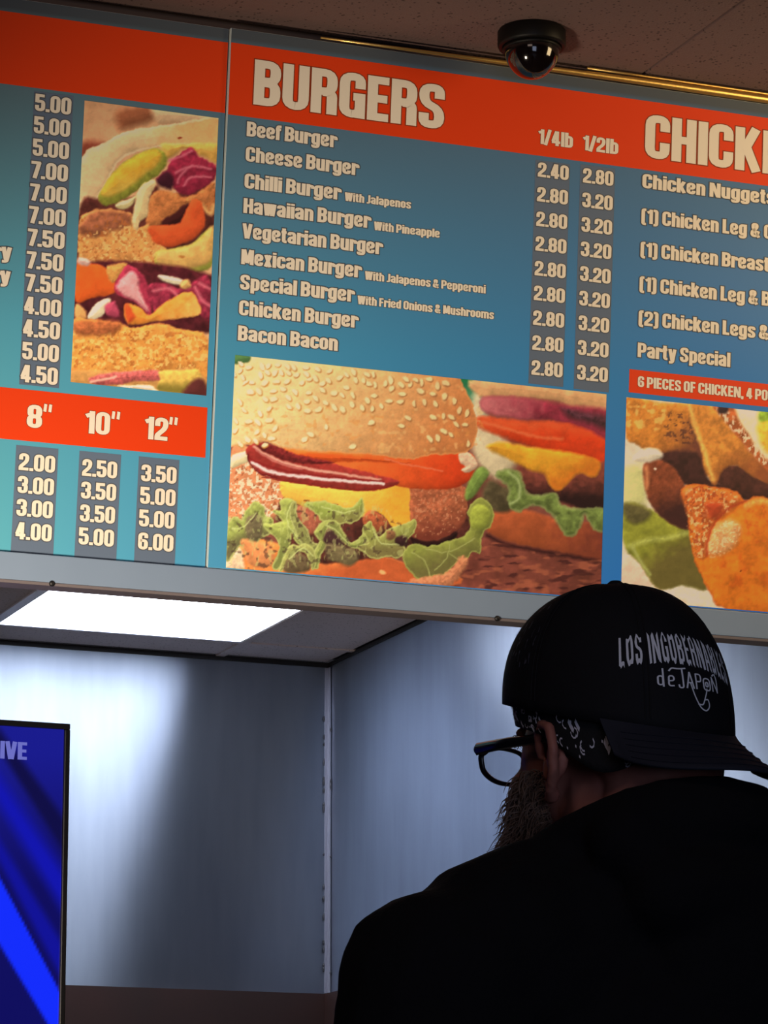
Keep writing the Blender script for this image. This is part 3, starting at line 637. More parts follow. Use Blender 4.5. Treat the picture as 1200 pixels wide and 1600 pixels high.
# --- chicken pieces
K = Art((.7092, 1.30, .0022, .3358), 330, 190, [(981, 621), (1478, 677), (1477, 990), (969.5, 932)])
def T8(l_): return T(l_, 3.81, 920, 560)
K.fill((222, 204, 172), [(30, .06)])
K.poly(T8([(1200, 250), (2300, 300), (2300, 1700), (1200, 1700)]), (196, 120, 48), [(22, .25), (7, .15)], soft=4)
K.poly(T8([(190, 1180), (300, 1210), (430, 1360), (780, 1480), (780, 1600), (150, 1600)]), (224, 186, 156), [(20, .05)], soft=4)
K.poly(T8([(200, 640), (330, 640), (340, 860), (200, 860)]), (206, 200, 128), soft=8)
K.poly(T8([(200, 870), (260, 845), (330, 870), (400, 900), (480, 960), (600, 1015), (640, 1200), (700, 1370), (560, 1340), (420, 1360), (340, 1260), (300, 1200), (220, 1120), (195, 1000)]), (134, 134, 46), [(12, .25)], soft=2.5, shade=((.6, 1), 40, (104, 92, 44)))
K.poly(T8([(205, 850), (300, 860), (370, 900), (330, 960), (240, 960)]), (92, 84, 48), [(6, .2)], soft=4)
K.line(T8([(240, 1100), (350, 1070), (450, 1060), (590, 1030)]), (178, 180, 86), 6, 4, [(5, .2)])
K.line(T8([(260, 1110), (300, 1180), (360, 1270)]), (168, 170, 90), 4, 2.5)
K.poly(T8([(220, 240), (420, 262), (600, 280), (640, 380), (690, 560), (700, 700), (600, 620), (520, 580), (430, 560), (340, 545), (280, 500), (230, 470)]), (204, 124, 48), [(12, .2), (4, .15)], soft=2, shade=((.8, .6), 50, (104, 54, 40)))
K.speckle(T8([(240, 260), (450, 280), (420, 420), (240, 420)]), (244, 188, 96), 6, .0, .3, .7)
K.speckle(T8([(480, 320), (620, 330), (640, 500), (460, 480)]), (60, 32, 34), 4, .1, .2, .6)
K.poly(T8([(430, 560), (640, 560), (700, 700), (780, 740), (1080, 790), (1080, 870), (900, 840), (640, 770), (540, 740), (440, 680)]), (58, 30, 28), [(8, .3)], soft=3)
K.poly(T8([(780, 640), (900, 640), (1080, 700), (1080, 830), (940, 800), (760, 740)]), (74, 38, 32), [(8, .3)], soft=3)
K.poly(T8([(590, 270), (740, 285), (800, 330), (900, 480), (1000, 600), (1100, 700), (1100, 760), (960, 690), (880, 640), (800, 660), (750, 750), (690, 660), (660, 500)]), (200, 124, 50), [(12, .22), (4, .15)], soft=2, shade=((.6, .8), 60, (140, 74, 38)))
K.line(T8([(600, 280), (640, 420), (690, 560), (740, 720)]), (236, 176, 84), 6, 3, [(5, .2)])
K.poly(T8([(740, 290), (880, 300), (1000, 420), (1100, 600), (1100, 700), (960, 560), (860, 440), (790, 350)]), (168, 84, 40), [(8, .3)], soft=2)
K.speckle(T8([(760, 320), (840, 330), (1060, 590), (1040, 640), (900, 480)]), (246, 200, 160), 3.2, .05, .2, .9, (1, 1.8))
K.poly(T8([(780, 285), (830, 290), (820, 330), (770, 330)]), (48, 26, 34), soft=2)
K.poly(T8([(880, 300), (1020, 310), (1060, 420), (1100, 620), (1020, 560), (940, 440), (900, 380)]), (246, 222, 172), [(10, .08)], soft=3)
K.poly(T8([(1010, 320), (1100, 320), (1100, 420), (1020, 400)]), (128, 156, 44), [(6, .25)], soft=4)
K.poly(T8([(1000, 410), (1100, 400), (1100, 560), (1040, 540)]), (238, 180, 58), [(6, .15)], soft=4)
K.poly(T8([(330, 620), (390, 590), (440, 600), (520, 660), (570, 760), (590, 900), (590, 1010), (500, 980), (420, 920), (360, 840), (330, 730)]), (126, 62, 38), [(8, .25), (3, .12)], soft=2, shade=((.4, 1), 40, (62, 32, 30)))
K.poly(T8([(320, 540), (400, 530), (445, 580), (400, 600), (340, 612), (270, 600)]), (232, 216, 184), soft=2.5)
K.line(T8([(345, 640), (350, 700), (345, 760)]), (206, 130, 82), 5, 3)
K.ell(1025, 731, 3, 3, 0, (240, 200, 170), .6)
main = T8([(550, 780), (620, 750), (740, 760), (870, 795), (930, 850), (1000, 820), (1100, 850), (1400, 1000), (1500, 1500), (1100, 1540), (900, 1510), (770, 1470), (700, 1350), (630, 1200), (600, 1040), (590, 900)])
K.poly(main, (220, 116, 34), [(26, .18), (6, .12)], soft=1.6, wob=2, rim=((190, 84, 30), 3))
K.poly(T8([(560, 770), (740, 770), (900, 820), (860, 900), (740, 990), (690, 1180), (640, 1150), (610, 1000), (580, 900)]), (206, 104, 44), [(7, .25)], soft=4)
K.speckle(T8([(580, 780), (860, 800), (850, 900), (720, 980), (690, 1160), (620, 1140)]), (246, 186, 118), 4, .12, .25, .8); K.speckle(T8([(580, 780), (860, 800), (730, 980), (690, 1160), (620, 1140)]), (150, 62, 30), 4.5, .22, .2, .7)
K.poly(T8([(700, 860), (790, 860), (780, 930), (730, 950), (700, 900)]), (176, 66, 34), soft=4)
K.poly(T8([(740, 1010), (830, 960), (900, 1000), (880, 1100), (800, 1160), (720, 1170), (700, 1120)]), (228, 158, 96), [(4, .2)], soft=5)
K.speckle(T8([(740, 1010), (830, 960), (900, 1000), (880, 1100), (800, 1160), (710, 1170)]), (250, 206, 150), 3, .1, .25, .7)
K.line(T8([(700, 1170), (705, 1080), (740, 990), (820, 900), (940, 850)]), (166, 58, 30), 3, 2.2)
K.line(T8([(940, 880), (1000, 850), (1080, 870), (1120, 960)]), (246, 170, 80), 7, 4, [(4, .25)])
K.speckle(T8([(760, 1180), (1080, 1100), (1080, 1480), (800, 1440)]), (192, 82, 26), 13, .15, .5, .6); K.speckle(T8([(940, 900), (1100, 900), (1100, 1100), (960, 1100)]), (196, 86, 30), 6, .2, .3, .6)
K.ell(920 + 905 / 3.81, 560 + 1265 / 3.81, 2, 2, 0, (70, 24, 14), .5)
K.emit('chicken_photo', PR, 1.3)

# --- filled flatbread
Q = Art((-.2325, -.0125, .2700, .7130), 150, 300, [(132, 155), (342, 183), (325.5, 616), (117, 598.5)])
def TK(l_): return T(l_, 3.137, 110, 130)
Q.fill((222, 162, 112), [(26, .1)])
Q.poly(TK([(240, 130), (420, 100), (430, 160), (300, 215), (240, 220)]), (160, 92, 58), soft=7)
Q.poly(TK([(60, 290), (160, 290), (120, 340), (50, 370)]), (140, 66, 46), soft=6)
Q.poly(TK([(420, 110), (740, 140), (740, 200), (500, 190), (430, 190)]), (232, 186, 134), soft=5)
Q.poly(TK([(60, 365), (180, 290), (240, 250), (330, 225), (450, 205), (600, 180), (740, 165), (740, 310), (620, 300), (500, 300), (400, 320), (300, 345), (230, 400), (190, 480), (130, 580), (50, 660)]), (240, 196, 138), [(22, .05)], soft=1.6, wob=1.5, rim=((250, 216, 166), 4), shade=((.8, 0), 70, (232, 176, 108)))
Q.poly(TK([(450, 300), (560, 295), (740, 300), (730, 390), (640, 350), (560, 320), (480, 370)]), (228, 170, 78), [(10, .12)], soft=3)
Q.ell(110 + 540 / 3.137, 130 + 268 / 3.137, 4, 2.4, 0, (150, 50, 25), .5)
Q.poly(TK([(60, 590), (150, 570), (330, 560), (430, 500), (460, 560), (700, 500), (700, 720), (430, 860), (50, 880)]), (92, 44, 36), [(8, .3)], soft=3)
Q.poly(TK([(140, 565), (165, 520), (215, 440), (300, 365), (400, 322), (460, 335), (480, 380), (450, 435), (380, 490), (290, 560), (210, 600), (160, 595)]), (150, 146, 52), [(5, .15)], soft=1.6, wob=1.5)
Q.poly(TK([(160, 545), (215, 450), (300, 375), (400, 330), (445, 345), (440, 390), (370, 450), (290, 510), (210, 555)]), (234, 172, 56), [(14, .08)], soft=3, shade=((.5, 1), 40, (222, 190, 84)))
Q.poly(TK([(230, 595), (300, 570), (330, 560), (300, 610), (250, 620)]), (238, 212, 140), soft=1.6)
Q.poly(TK([(430, 470), (480, 420), (500, 380), (560, 330), (600, 312), (640, 360), (715, 400), (708, 470), (640, 520), (560, 550), (500, 500)]), (152, 40, 60), [(8, .3)], soft=1.6, wob=2)
Q.poly(TK([(430, 470), (480, 430), (510, 470), (500, 520), (440, 500)]), (66, 26, 36), soft=3)
for p in ([(490, 380), (560, 350), (600, 330)], [(520, 440), (600, 405), (690, 420)], [(560, 500), (600, 460), (690, 460)], [(530, 490), (545, 450), (600, 400)]): Q.line(TK(p), (214, 108, 118), 3, 2)
Q.poly(TK([(395, 570), (430, 530), (500, 530), (560, 560), (640, 530), (705, 490), (710, 640), (640, 600), (560, 600), (500, 660), (440, 700), (380, 700)]), (196, 116, 62), [(8, .2), (3, .1)], soft=1.8, wob=2)
Q.line(TK([(650, 600), (690, 640), (705, 600)]), (230, 170, 100), 6, 3)
Q.poly(TK([(450, 680), (520, 640), (550, 610), (580, 600), (570, 660), (480, 720)]), (62, 26, 24), soft=2)
Q.poly(TK([(55, 670), (100, 640), (160, 620), (300, 640), (330, 720), (390, 700), (430, 780), (480, 830), (430, 990), (390, 970), (330, 900), (280, 890), (230, 980), (195, 960), (170, 910), (110, 880), (50, 860)]), (222, 148, 78), [(9, .15), (3, .08)], soft=1.6, wob=2.5)
Q.poly(TK([(60, 690), (140, 630), (290, 640), (300, 700), (220, 730), (130, 760), (60, 750)]), (166, 96, 62), [(7, .25)], soft=4)
Q.speckle(TK([(60, 760), (300, 700), (440, 800), (420, 960), (60, 860)]), (246, 190, 112), 5, .1, .3, .7); Q.speckle(TK([(60, 660), (300, 660), (440, 800), (420, 960), (60, 860)]), (180, 100, 48), 4.5, .3, .2, .7)
Q.poly(TK([(320, 610), (350, 510), (400, 475), (425, 490), (395, 560), (385, 650), (350, 680), (335, 725), (312, 690)]), (242, 204, 138), [(7, .06)], soft=1.5, wob=1)
Q.poly(TK([(390, 712), (450, 700), (540, 690), (575, 620), (610, 570), (650, 590), (662, 700), (600, 770), (500, 805), (430, 790), (400, 750)]), (222, 88, 42), [(16, .08)], soft=1.8)
Q.poly(TK([(430, 830), (500, 815), (600, 790), (700, 710), (705, 880), (640, 930), (560, 955), (480, 940), (430, 900)]), (160, 158, 62), [(6, .1)], soft=1.8)
Q.poly(TK([(440, 825), (540, 815), (640, 770), (705, 700), (700, 860), (600, 910), (500, 915), (435, 880)]), (226, 172, 92), [(10, .1)], soft=3)
Q.ell(110 + 555 / 3.137, 130 + 852 / 3.137, 6, 3, 0, (186, 120, 56), .6)
Q.poly(TK([(40, 890), (700, 940), (700, 1220), (40, 1180)]), (82, 30, 34), [(10, .35)], soft=3)
Q.poly(TK([(40, 900), (110, 888), (190, 915), (240, 1000), (220, 1040), (120, 1060), (40, 1075)]), (230, 96, 36), [(14, .06)], soft=1.6)
Q.poly(TK([(55, 860), (110, 880), (90, 905), (50, 890)]), (236, 184, 160), soft=2)
Q.poly(TK([(195, 900), (290, 890), (250, 960), (215, 985), (195, 950)]), (222, 152, 76), [(4, .2)], soft=2)
Q.poly(TK([(230, 1000), (260, 930), (300, 895), (370, 950), (400, 1050), (405, 1150), (360, 1100), (290, 1060), (240, 1040)]), (174, 52, 72), [(7, .2)], soft=1.6)
Q.poly(TK([(240, 1000), (300, 930), (340, 950), (350, 1020), (395, 1120), (330, 1070), (270, 1040)]), (238, 160, 152), [(6, .1)], soft=2.5)
Q.poly(TK([(390, 1000), (480, 985), (560, 1010), (680, 940), (695, 1150), (640, 1130), (590, 1040), (480, 1090), (420, 1120)]), (146, 44, 62), [(7, .35)], soft=1.8)
for p in ([(420, 1020), (500, 1010), (540, 1050)], [(620, 1000), (650, 1060), (690, 1090)], [(640, 980), (690, 1010)]): Q.line(TK(p), (218, 110, 118), 3.5, 2.5)
Q.poly(TK([(440, 945), (520, 955), (560, 970), (540, 990), (470, 975)]), (246, 226, 180), soft=1.8)
Q.poly(TK([(545, 990), (580, 960), (600, 1000), (560, 1010)]), (228, 170, 96), soft=2)
Q.poly(TK([(280, 1090), (350, 1100), (400, 1140), (470, 1080), (600, 1025), (645, 1125), (560, 1150), (430, 1170), (300, 1185)]), (238, 140, 52), [(8, .1)], soft=1.6, shade=((.6, .5), 50, (248, 190, 96)))
Q.poly(TK([(280, 1090), (300, 1090), (330, 1150), (300, 1180), (285, 1140)]), (222, 84, 40), soft=2)
Q.poly(TK([(100, 1160), (135, 1090), (200, 1060), (210, 1080), (165, 1150)]), (246, 222, 172), soft=1.5)
Q.poly(TK([(40, 1090), (80, 1110), (95, 1160), (40, 1160)]), (230, 160, 90), soft=2)
Q.poly(TK([(190, 1090), (235, 1080), (250, 1150), (190, 1140)]), (186, 70, 90), soft=2)
Q.poly(TK([(20, 1180), (120, 1165), (250, 1180), (330, 1200), (450, 1180), (560, 1210), (680, 1250), (690, 1530), (620, 1400), (400, 1425), (20, 1420)]), (224, 146, 66), [(10, .15), (3.5, .1)], soft=1.8, wob=2)
g_ = TK([(30, 1200), (300, 1210), (640, 1240), (630, 1390), (30, 1400)])
Q.speckle(g_, (250, 196, 108), 5, .1, .25, .7); Q.speckle(g_, (176, 98, 42), 5, .25, .2, .7); Q.poly(TK([(40, 1175), (250, 1175), (230, 1230), (60, 1240)]), (180, 98, 54), [(5, .2)], soft=4)
Q.poly(TK([(10, 1415), (400, 1420), (620, 1400), (690, 1560), (10, 1500)]), (182, 128, 68), [(9, .15)], soft=2)
Q.poly(TK([(110, 1450), (200, 1425), (330, 1410), (455, 1410), (450, 1455), (330, 1460), (250, 1480), (150, 1480)]), (196, 92, 84), [(4, .3)], soft=1.6)
Q.line(TK([(120, 1465), (200, 1450), (240, 1440)]), (240, 180, 150), 3, 1.5)
Q.poly(TK([(450, 1412), (560, 1405), (640, 1400), (645, 1480), (580, 1515), (450, 1500), (455, 1450)]), (214, 172, 78), [(6, .12)], soft=1.8, shade=((0, 1), 14, (130, 112, 44)))
Q.poly(TK([(250, 1485), (400, 1480), (450, 1510), (400, 1512)]), (246, 214, 162), soft=1.5)
Q.poly(TK([(640, 1440), (700, 1520), (690, 1560), (560, 1525)]), (86, 40, 36), soft=3)
Q.emit('sandwich_photo', PL, 1.2)

# grey painted ledge under the panels, with its screw heads
lg = tag(empty('board_ledge', B0, (TILT, 0, 0)), 'long grey painted metal ledge running under the menu panels', 'ledge')
box('ledge_face', (-1.25, -.004, -.0425), (1.62, .075, -.0008), m_trimg, lg, .0015)
bm = bmesh.new(); add_box(bm, (-1.25, -.0025, -.0475), (1.62, .070, -.0426), .001)
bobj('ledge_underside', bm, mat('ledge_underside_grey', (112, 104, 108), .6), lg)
m_screw = mat('dark_screw', (25, 24, 26), .5)
for u in (-.8, -.2491, .4898, 1.05):
    bm = bmesh.new(); add_lathe(bm, [(0, -.0035), (.003, -.003), (.0046, -.001), (.0046, .0)], 14)
    o = bobj('screw', bm, m_screw, lg, True); o.rotation_euler = (math.radians(90 + 0), 0, 0); o.rotation_euler = (math.radians(-90), 0, 0); o.location = (u, -.0042, -.0440)

# brass angle along the top of the board
m_brass = mat('polished_brass', (245, 205, 120), .36, metal=.9, bump=(60, .08, (1, 30, 30)))
gt = tag(empty('brass_trim', B0, (TILT, 0, 0)), 'thin brass coloured trim running along the top of the menu board', 'trim')
V, F = [], []
tube_geo([(.15 + k * .14, -.004, .8628 + .0035 * min(k / 4, 1)) for k in range(11)], [.0016 + .0050 * min(k / 5, 1) for k in range(11)], V, F, 14)
mobj('trim_rail', V, F, m_brass, gt, True)
V, F = [], []
tube_geo([(.62 + k * .1, -.003, .8760) for k in range(10)], .0022, V, F, 10)
mobj('trim_lip', V, F, m_brass, gt, True)

# ------------------------------------------------------------------ dome camera
dc = tag(empty('dome_camera', (2.186, 4.742, ZC)), 'small black dome security camera on the ceiling above the menu board', 'security camera')
m_bp = mat('black_plastic', (7, 6, 6), .5, spec=.25); m_smoke = mat('smoked_dome', (14, 7, 8), .10, coat=.6, spec=.6)
bm = bmesh.new(); add_lathe(bm, [(0, 0), (.053, 0), (.0548, -.003), (.0548, -.025), (.0532, -.0285), (.0455, -.0295), (.0450, -.027), (0, -.027)], 48)
bobj('camera_base', bm, m_bp, dc, True)
bm = bmesh.new(); add_lathe(bm, [(.0445 * math.cos(a), -.0285 - .052 * math.sin(a)) for a in [k * math.pi / 28 for k in range(15)]], 48)
bobj('dome_cover', bm, m_smoke, dc, True)
bm = bmesh.new(); add_lathe(bm, [(.0455, -.0285), (.0475, -.0315), (.0455, -.0345), (.0442, -.0345)], 48)
bobj('retaining_ring', bm, m_bp, dc, True)

# ------------------------------------------------------------------ television
tv = tag(empty('television', (1.695, 5.6, 2.084)), 'black framed flat television with bright blue picture at the left edge', 'television')
TW, TH = 1.02, .60
m_tvb = mat('tv_bezel', (14, 13, 17), .35)
bm = bmesh.new(); bz = .010
add_box(bm, (-TW, -.012, -bz), (0, .02, 0), .002); add_box(bm, (-TW, -.012, -TH), (0, .02, -TH + .014), .002)
add_box(bm, (-bz, -.012, -TH + .014), (0, .02, -bz), .002); add_box(bm, (-TW, -.012, -TH + .014), (-TW + bz, .02, -bz), .002)
bobj('bezel', bm, m_tvb, tv); box('back_shell', (-TW + .004, .020, -TH + .004), (-.004, .05, -.004), m_tvb, tv, .004)
PXM = .00113
def tvc(U, V):
    x = U / PXM + 107.; y = -V / PXM + 1133.   # image pixels, counted from the screen's top right corner in the image
    base = lerp((18, 22, 140), (3, 3, 92), (y - 1180) / 200.)
    def band(c, y0, s0, y1, s1, col, soft):
        lo = y0 + s0 * x; hi = y1 + s1 * x
        a = np.clip((y - lo) / soft + .5, 0, 1) * np.clip((hi - y) / soft + .5, 0, 1); return c * (1 - a[..., None]) + np.array(col, float) * a[..., None]
    c = band(base, 1218, 1.35, 1262, 1.5, (8, 14, 172), 34)
    c = band(c, 1150, 1.25, 1180, 1.45, (4, 4, 66), 20)
    c = band(c, 1310, 1.5, 1342, 1.7, (6, 10, 150), 22)
    c = band(c, 1364, 1.72, 1462, 1.50, (10, 42, 252), 6)
    c = band(c, 1462, 1.50, 1800, 1.50, (3, 4, 92), 14)
    return lin(c)
scr = grid_print('screen', -TW + bz, -bz, -TH + .014, -bz, 230, 150, tvc, tv, -.006, vmat('tv_picture', .25, emit=1.0))
m_live = mat('screen_lettering', (60, 60, 90), .5, emit=((112, 120, 225), .65))
write('screen_text', 'LIVE', -.1385, -.0660, .0300, -.0745, [m_live, m_live], tv, out=0, y=-.0075)
bm = bmesh.new(); add_box(bm, (-.62, .05, -.36), (-.40, .07, -.20), .003); add_box(bm, (-.535, .07, -.31), (-.485, .115, -.25), .003); add_box(bm, (-.530, .10, -.30), (-.490, .14, ZK - 2.084), .003)
bobj('mount', bm, m_tvb, tv)

# ------------------------------------------------------------------ the man
PX, PY, YAW = 1.389, 2.847, 0.2442
man = tag(empty('person', (PX, PY, 0), (0, 0, YAW)), 'bearded person in a black hoodie, glasses and backwards black cap facing the counter', 'person')
def ellips(bm, c, r, rot=None, sub=3):
    vs = bmesh.ops.create_icosphere(bm, subdivisions=sub, radius=1.0)['verts']
    M = Matrix.Translation(c) @ (Matrix.Rotation(rot[0], 4, rot[1]) if rot else Matrix()) @ Matrix.Diagonal((r[0], r[1], r[2], 1))
    for v in vs: v.co = M @ v.co
def caps(bm, p0, r0, p1, r1, n=14, sq=1.0):
    p0, p1 = Vector(p0), Vector(p1); d = (p1 - p0); L = d.length; q = Vector((0, 0, 1)).rotation_difference(d.normalized())
    prof = [(r0 * math.cos(a), r0 * math.sin(a)) for a in [-math.pi / 2 + k * math.pi / 8 for k in range(5)]]
    prof += [(r1 * math.cos(a), L + r1 * math.sin(a)) for a in [k * math.pi / 8 for k in range(5)]]
    rings = []
    for r, z in prof:
        if r < 1e-6: rings.append([bm.verts.new(p0 + q @ Vector((0, 0, z)))])
        else: rings.append([bm.verts.new(p0 + q @ Vector((r * math.cos(2 * math.pi * k / n), sq * r * math.sin(2 * math.pi * k / n), z))) for k in range(n)])
    for A_, B_ in zip(rings, rings[1:]):
        for k in range(n):
            k2 = (k + 1) % n
            if len(A_) == 1: bm.faces.new((A_[0], B_[k2], B_[k]))
            elif len(B_) == 1: bm.faces.new((A_[k], A_[k2], B_[0]))
            else: bm.faces.new((A_[k], A_[k2], B_[k2], B_[k]))
def fuse(name, bm, m, parent, vox, sm=6, disp=None):
    bmesh.ops.recalc_face_normals(bm, faces=bm.faces[:])
    o = bobj(name, bm, m, None); md = o.modifiers.new('r', 'REMESH'); md.mode = 'VOXEL'; md.voxel_size = vox
    s = o.modifiers.new('s', 'SMOOTH'); s.iterations = sm; s.factor = .5
    dg = bpy.context.evaluated_depsgraph_get(); me = bpy.data.meshes.new_from_object(o.evaluated_get(dg)); old = o.data
    o.modifiers.clear(); o.data = me; bpy.data.meshes.remove(old); me.name = name
    if not me.materials: me.materials.append(m)
    if disp:
        n = len(me.vertices); co = np.empty(n * 3); me.vertices.foreach_get('co', co); co = co.reshape(-1, 3); no = np.empty(n * 3); me.vertices.foreach_get('normal', no); no = no.reshape(-1, 3)
        co = co + no * disp(co)[:, None]; me.vertices.foreach_set('co', co.ravel()); me.update()
    me.polygons.foreach_set('use_smooth', [True] * len(me.polygons)); o.parent = parent; return o
m_skin = mat('skin', (176, 118, 104), .55, noise=(45, .3, (160, 98, 88)), spec=.35)
m_hood = mat('black_hoodie_cotton', (15, 15, 20), .92, noise=(120, .3, (12, 12, 16)), bump=(220, .15), spec=.2)
m_trou = mat('dark_denim', (24, 27, 36), .9, bump=(200, .2))
m_shoe = mat('black_shoe', (18, 18, 18), .6)

bm = bmesh.new()
ellips(bm, (0, -.008, 1.655), (.079, .098, .098)); ellips(bm, (0, .030, 1.600), (.069, .072, .085))        # skull, face
ellips(bm, (0, .048, 1.545), (.050, .050, .052)); ellips(bm, (0, .078, 1.515), (.028, .024, .022))            # jaw, chin
ellips(bm, (0, .083, 1.632), (.052, .018, .012)); ellips(bm, (0, .114, 1.578), (.015, .014, .012), sub=2)      # brow, nose tip
caps(bm, (0, .098, 1.612), .009, (0, .114, 1.580), .012); ellips(bm, (0, .096, 1.548), (.024, .009, .006), sub=2); ellips(bm, (0, .094, 1.538), (.021, .009, .006), sub=2)
for s in (-1, 1):
    ellips(bm, (s * .032, .080, 1.606), (.013, .013, .012), sub=2); ellips(bm, (s * .042, .070, 1.580), (.024, .022, .018), sub=2)
    ellips(bm, (s * .012, .108, 1.573), (.007, .008, .006), sub=2)
    # ear: helix rim, lobe, concha wall
    E = [(.079, .012, 1.598), (.085, .008, 1.615), (.092, -.006, 1.624), (.098, -.024, 1.617), (.100, -.031, 1.598), (.096, -.026, 1.578), (.088, -.012, 1.562), (.080, .000, 1.556)]
    for a, b in zip(E, E[1:]): caps(bm, (s * a[0], a[1], a[2]), .0055, (s * b[0], b[1], b[2]), .0055, 8)
    ellips(bm, (s * .081, -.006, 1.560), (.006, .009, .010), sub=2); ellips(bm, (s * .083, -.017, 1.595), (.006, .016, .024), sub=2)
    caps(bm, (s * .080, .004, 1.590), .004, (s * .080, .003, 1.578), .005, 8)
    # arms, hands
    sh, el, wr = (s * .185, -.035, 1.395), (s * .245, -.02, 1.105), (s * .215, .17, .93)
    caps(bm, sh, .050, el, .040); caps(bm, el, .040, wr, .026); pc = Vector((s * .205, .235, .895))
    caps(bm, wr, .026, tuple(pc), .030); ellips(bm, pc, (.040, .045, .018), sub=2)
    for k in range(4):
        bx = pc + Vector(((k - 1.5) * .020, .036, 0)); Lk = (.038, .046, .043, .033)[k]
        m1 = bx + Vector((0, Lk * .85, -.010)); m2 = m1 + Vector((0, Lk * .35, -.022)); caps(bm, bx, .0090, m1, .0082, 8); caps(bm, m1, .0082, m2, .0070, 8)
    tb = pc + Vector((-s * .034, -.012, -.004)); tm = tb + Vector((-s * .022, .030, -.006)); te = tm + Vector((-s * .004, .026, -.010)); caps(bm, tb, .012, tm, .0098, 8); caps(bm, tm, .0098, te, .0080, 8)
    # legs, feet
    caps(bm, (s * .095, -.03, .90), .085, (s * .11, -.02, .50), .056); caps(bm, (s * .11, -.02, .50), .056, (s * .115, -.045, .10), .036)
    caps(bm, (s * .115, -.055, .045), .034, (s * .125, .12, .030), .026); 
caps(bm, (0, -.010, 1.565), .062, (0, -.045, 1.440), .070)                                              # neck
ellips(bm, (0, -.062, 1.590), (.062, .052, .060)); ellips(bm, (0, -.060, 1.545), (.060, .045, .060))
caps(bm, (-.15, -.045, 1.40), .062, (.15, -.045, 1.40), .062)                                           # shoulder girdle
ellips(bm, (0, -.035, 1.25), (.175, .115, .20)); ellips(bm, (0, -.02, 1.03), (.165, .125, .17)); ellips(bm, (0, -.03, .92), (.165, .12, .11))
fuse('body', bm, m_skin, man, .0034, 4)

# hoodie
bm = bmesh.new()
ellips(bm, (0, -.035, 1.24), (.235, .175, .25)); ellips(bm, (0, -.01, 1.02), (.225, .185, .22)); ellips(bm, (0, -.02, .90), (.205, .165, .10))
caps(bm, (-.165, -.045, 1.375), .098, (.165, -.045, 1.375), .098); caps(bm, (-.10, -.055, 1.415), .090, (.10, -.055, 1.415), .090)
ellips(bm, (0, -.065, 1.445), (.145, .085, .075))
for s in (-1, 1): caps(bm, (s * .06, -.035, 1.460), .074, (s * .178, -.045, 1.400), .094)
for s in (-1, 1):
    sh, el, wr = (s * .226, -.04, 1.366), (s * .300, -.025, 1.08), (s * .218, .155, .94)
    caps(bm, sh, .100, el, .070); caps(bm, el, .070, wr, .050); caps(bm, (s * .2195, .15, .944), .052, (s * .216, .175, .925), .046)
# hood bunched behind the neck and the collar that climbs towards it
ring = []
for k in range(25):
    a = 2 * math.pi * k / 24; bk = .5 - .5 * math.sin(a)            # bk=1 at the back
    ring.append(Vector((.108 * math.cos(a), -.030 + .100 * math.sin(a) - .02 * bk, 1.468 + .058 * bk)))
for i in range(24):
    b0 = .5 - .5 * math.sin(2 * math.pi * i / 24); b1 = .5 - .5 * math.sin(2 * math.pi * (i + 1) / 24)
    caps(bm, ring[i], .020 + .018 * b0, ring[i + 1], .020 + .018 * b1, 10)
caps(bm, (-.095, -.130, 1.500), .038, (.100, -.130, 1.500), .042); caps(bm, (-.07, -.155, 1.455), .045, (.08, -.155, 1.455), .048); ellips(bm, (0.01, -.150, 1.40), (.10, .060, .09))
def folds(co):
    x, y, z = co.T
    f_ = fbm(x * 9 + z * 4, z * 14 + y * 8, 5, 3) * .006 + fbm(z * 30 + x * 7, y * 12 + x * 5, 9, 2) * .0025
    return f_
fuse('hoodie', bm, m_hood, man, .0062, 5, folds)
bm = bmesh.new()
ellips(bm, (0, -.025, .90), (.185, .145, .12))
for s in (-1, 1): caps(bm, (s * .097, -.03, .88), .105, (s * .11, -.02, .50), .078); caps(bm, (s * .11, -.02, .50), .078, (s * .115, -.045, .12), .066)
fuse('trousers', bm, m_trou, man, .009, 4)
for s in (-1, 1):
    bm = bmesh.new(); caps(bm, (s * .115, -.06, .062), .050, (s * .125, .13, .050), .040); add_box(bm, (s * .12 - .048, -.108, .0), (s * .12 + .052, .168, .028), .006); caps(bm, (s * .115, -.055, .06), .05, (s * .115, -.05, .12), .05)
    o = fuse('shoe', bm, m_shoe, man, .006, 3)
    co = o.data
    for v in co.vertices: v.co.z = max(v.co.z, 0.0)

# cap: worn backwards, so its front and its peak are at local -Y
m_cap = mat('black_cap_cotton', (19, 20, 27), .8, bump=(400, .12), spec=.3, noise=(60, .3, (15, 16, 21)))
m_brim = mat('cap_peak_cotton', (34, 37, 50), .75, bump=(500, .1), spec=.3)
CA, CB, CH = .117, .1000, .128; CZ, CX, CY, KT = 1.634, -.004, -.008, .26
def crown(th, q):
    """th azimuth from the cap's front (-Y, positive to the wearer's right), q 0 rim .. 1 top"""
    n = 2.35; ang = q * math.pi / 2; rr = math.cos(ang) ** (2 / n); zz = math.sin(ang) ** (2 / n)
    fr = max(math.cos(th), 0)
    rr *= 1 + .012 * fr * math.sin(ang * 2); hh = CH
    x = CX + CB * math.sin(th) * rr; y = CY - CA * math.cos(th) * rr
    return Vector((x, y, CZ + KT * (y - CY) * (1 - .8 * zz) + hh * zz))
def crown_n(th, q):
    a = crown(th + .01, q) - crown(th - .01, q); b = crown(th, min(q + .01, .99)) - crown(th, max(q - .01, 0)); return a.cross(b).normalized()
cap_root = None
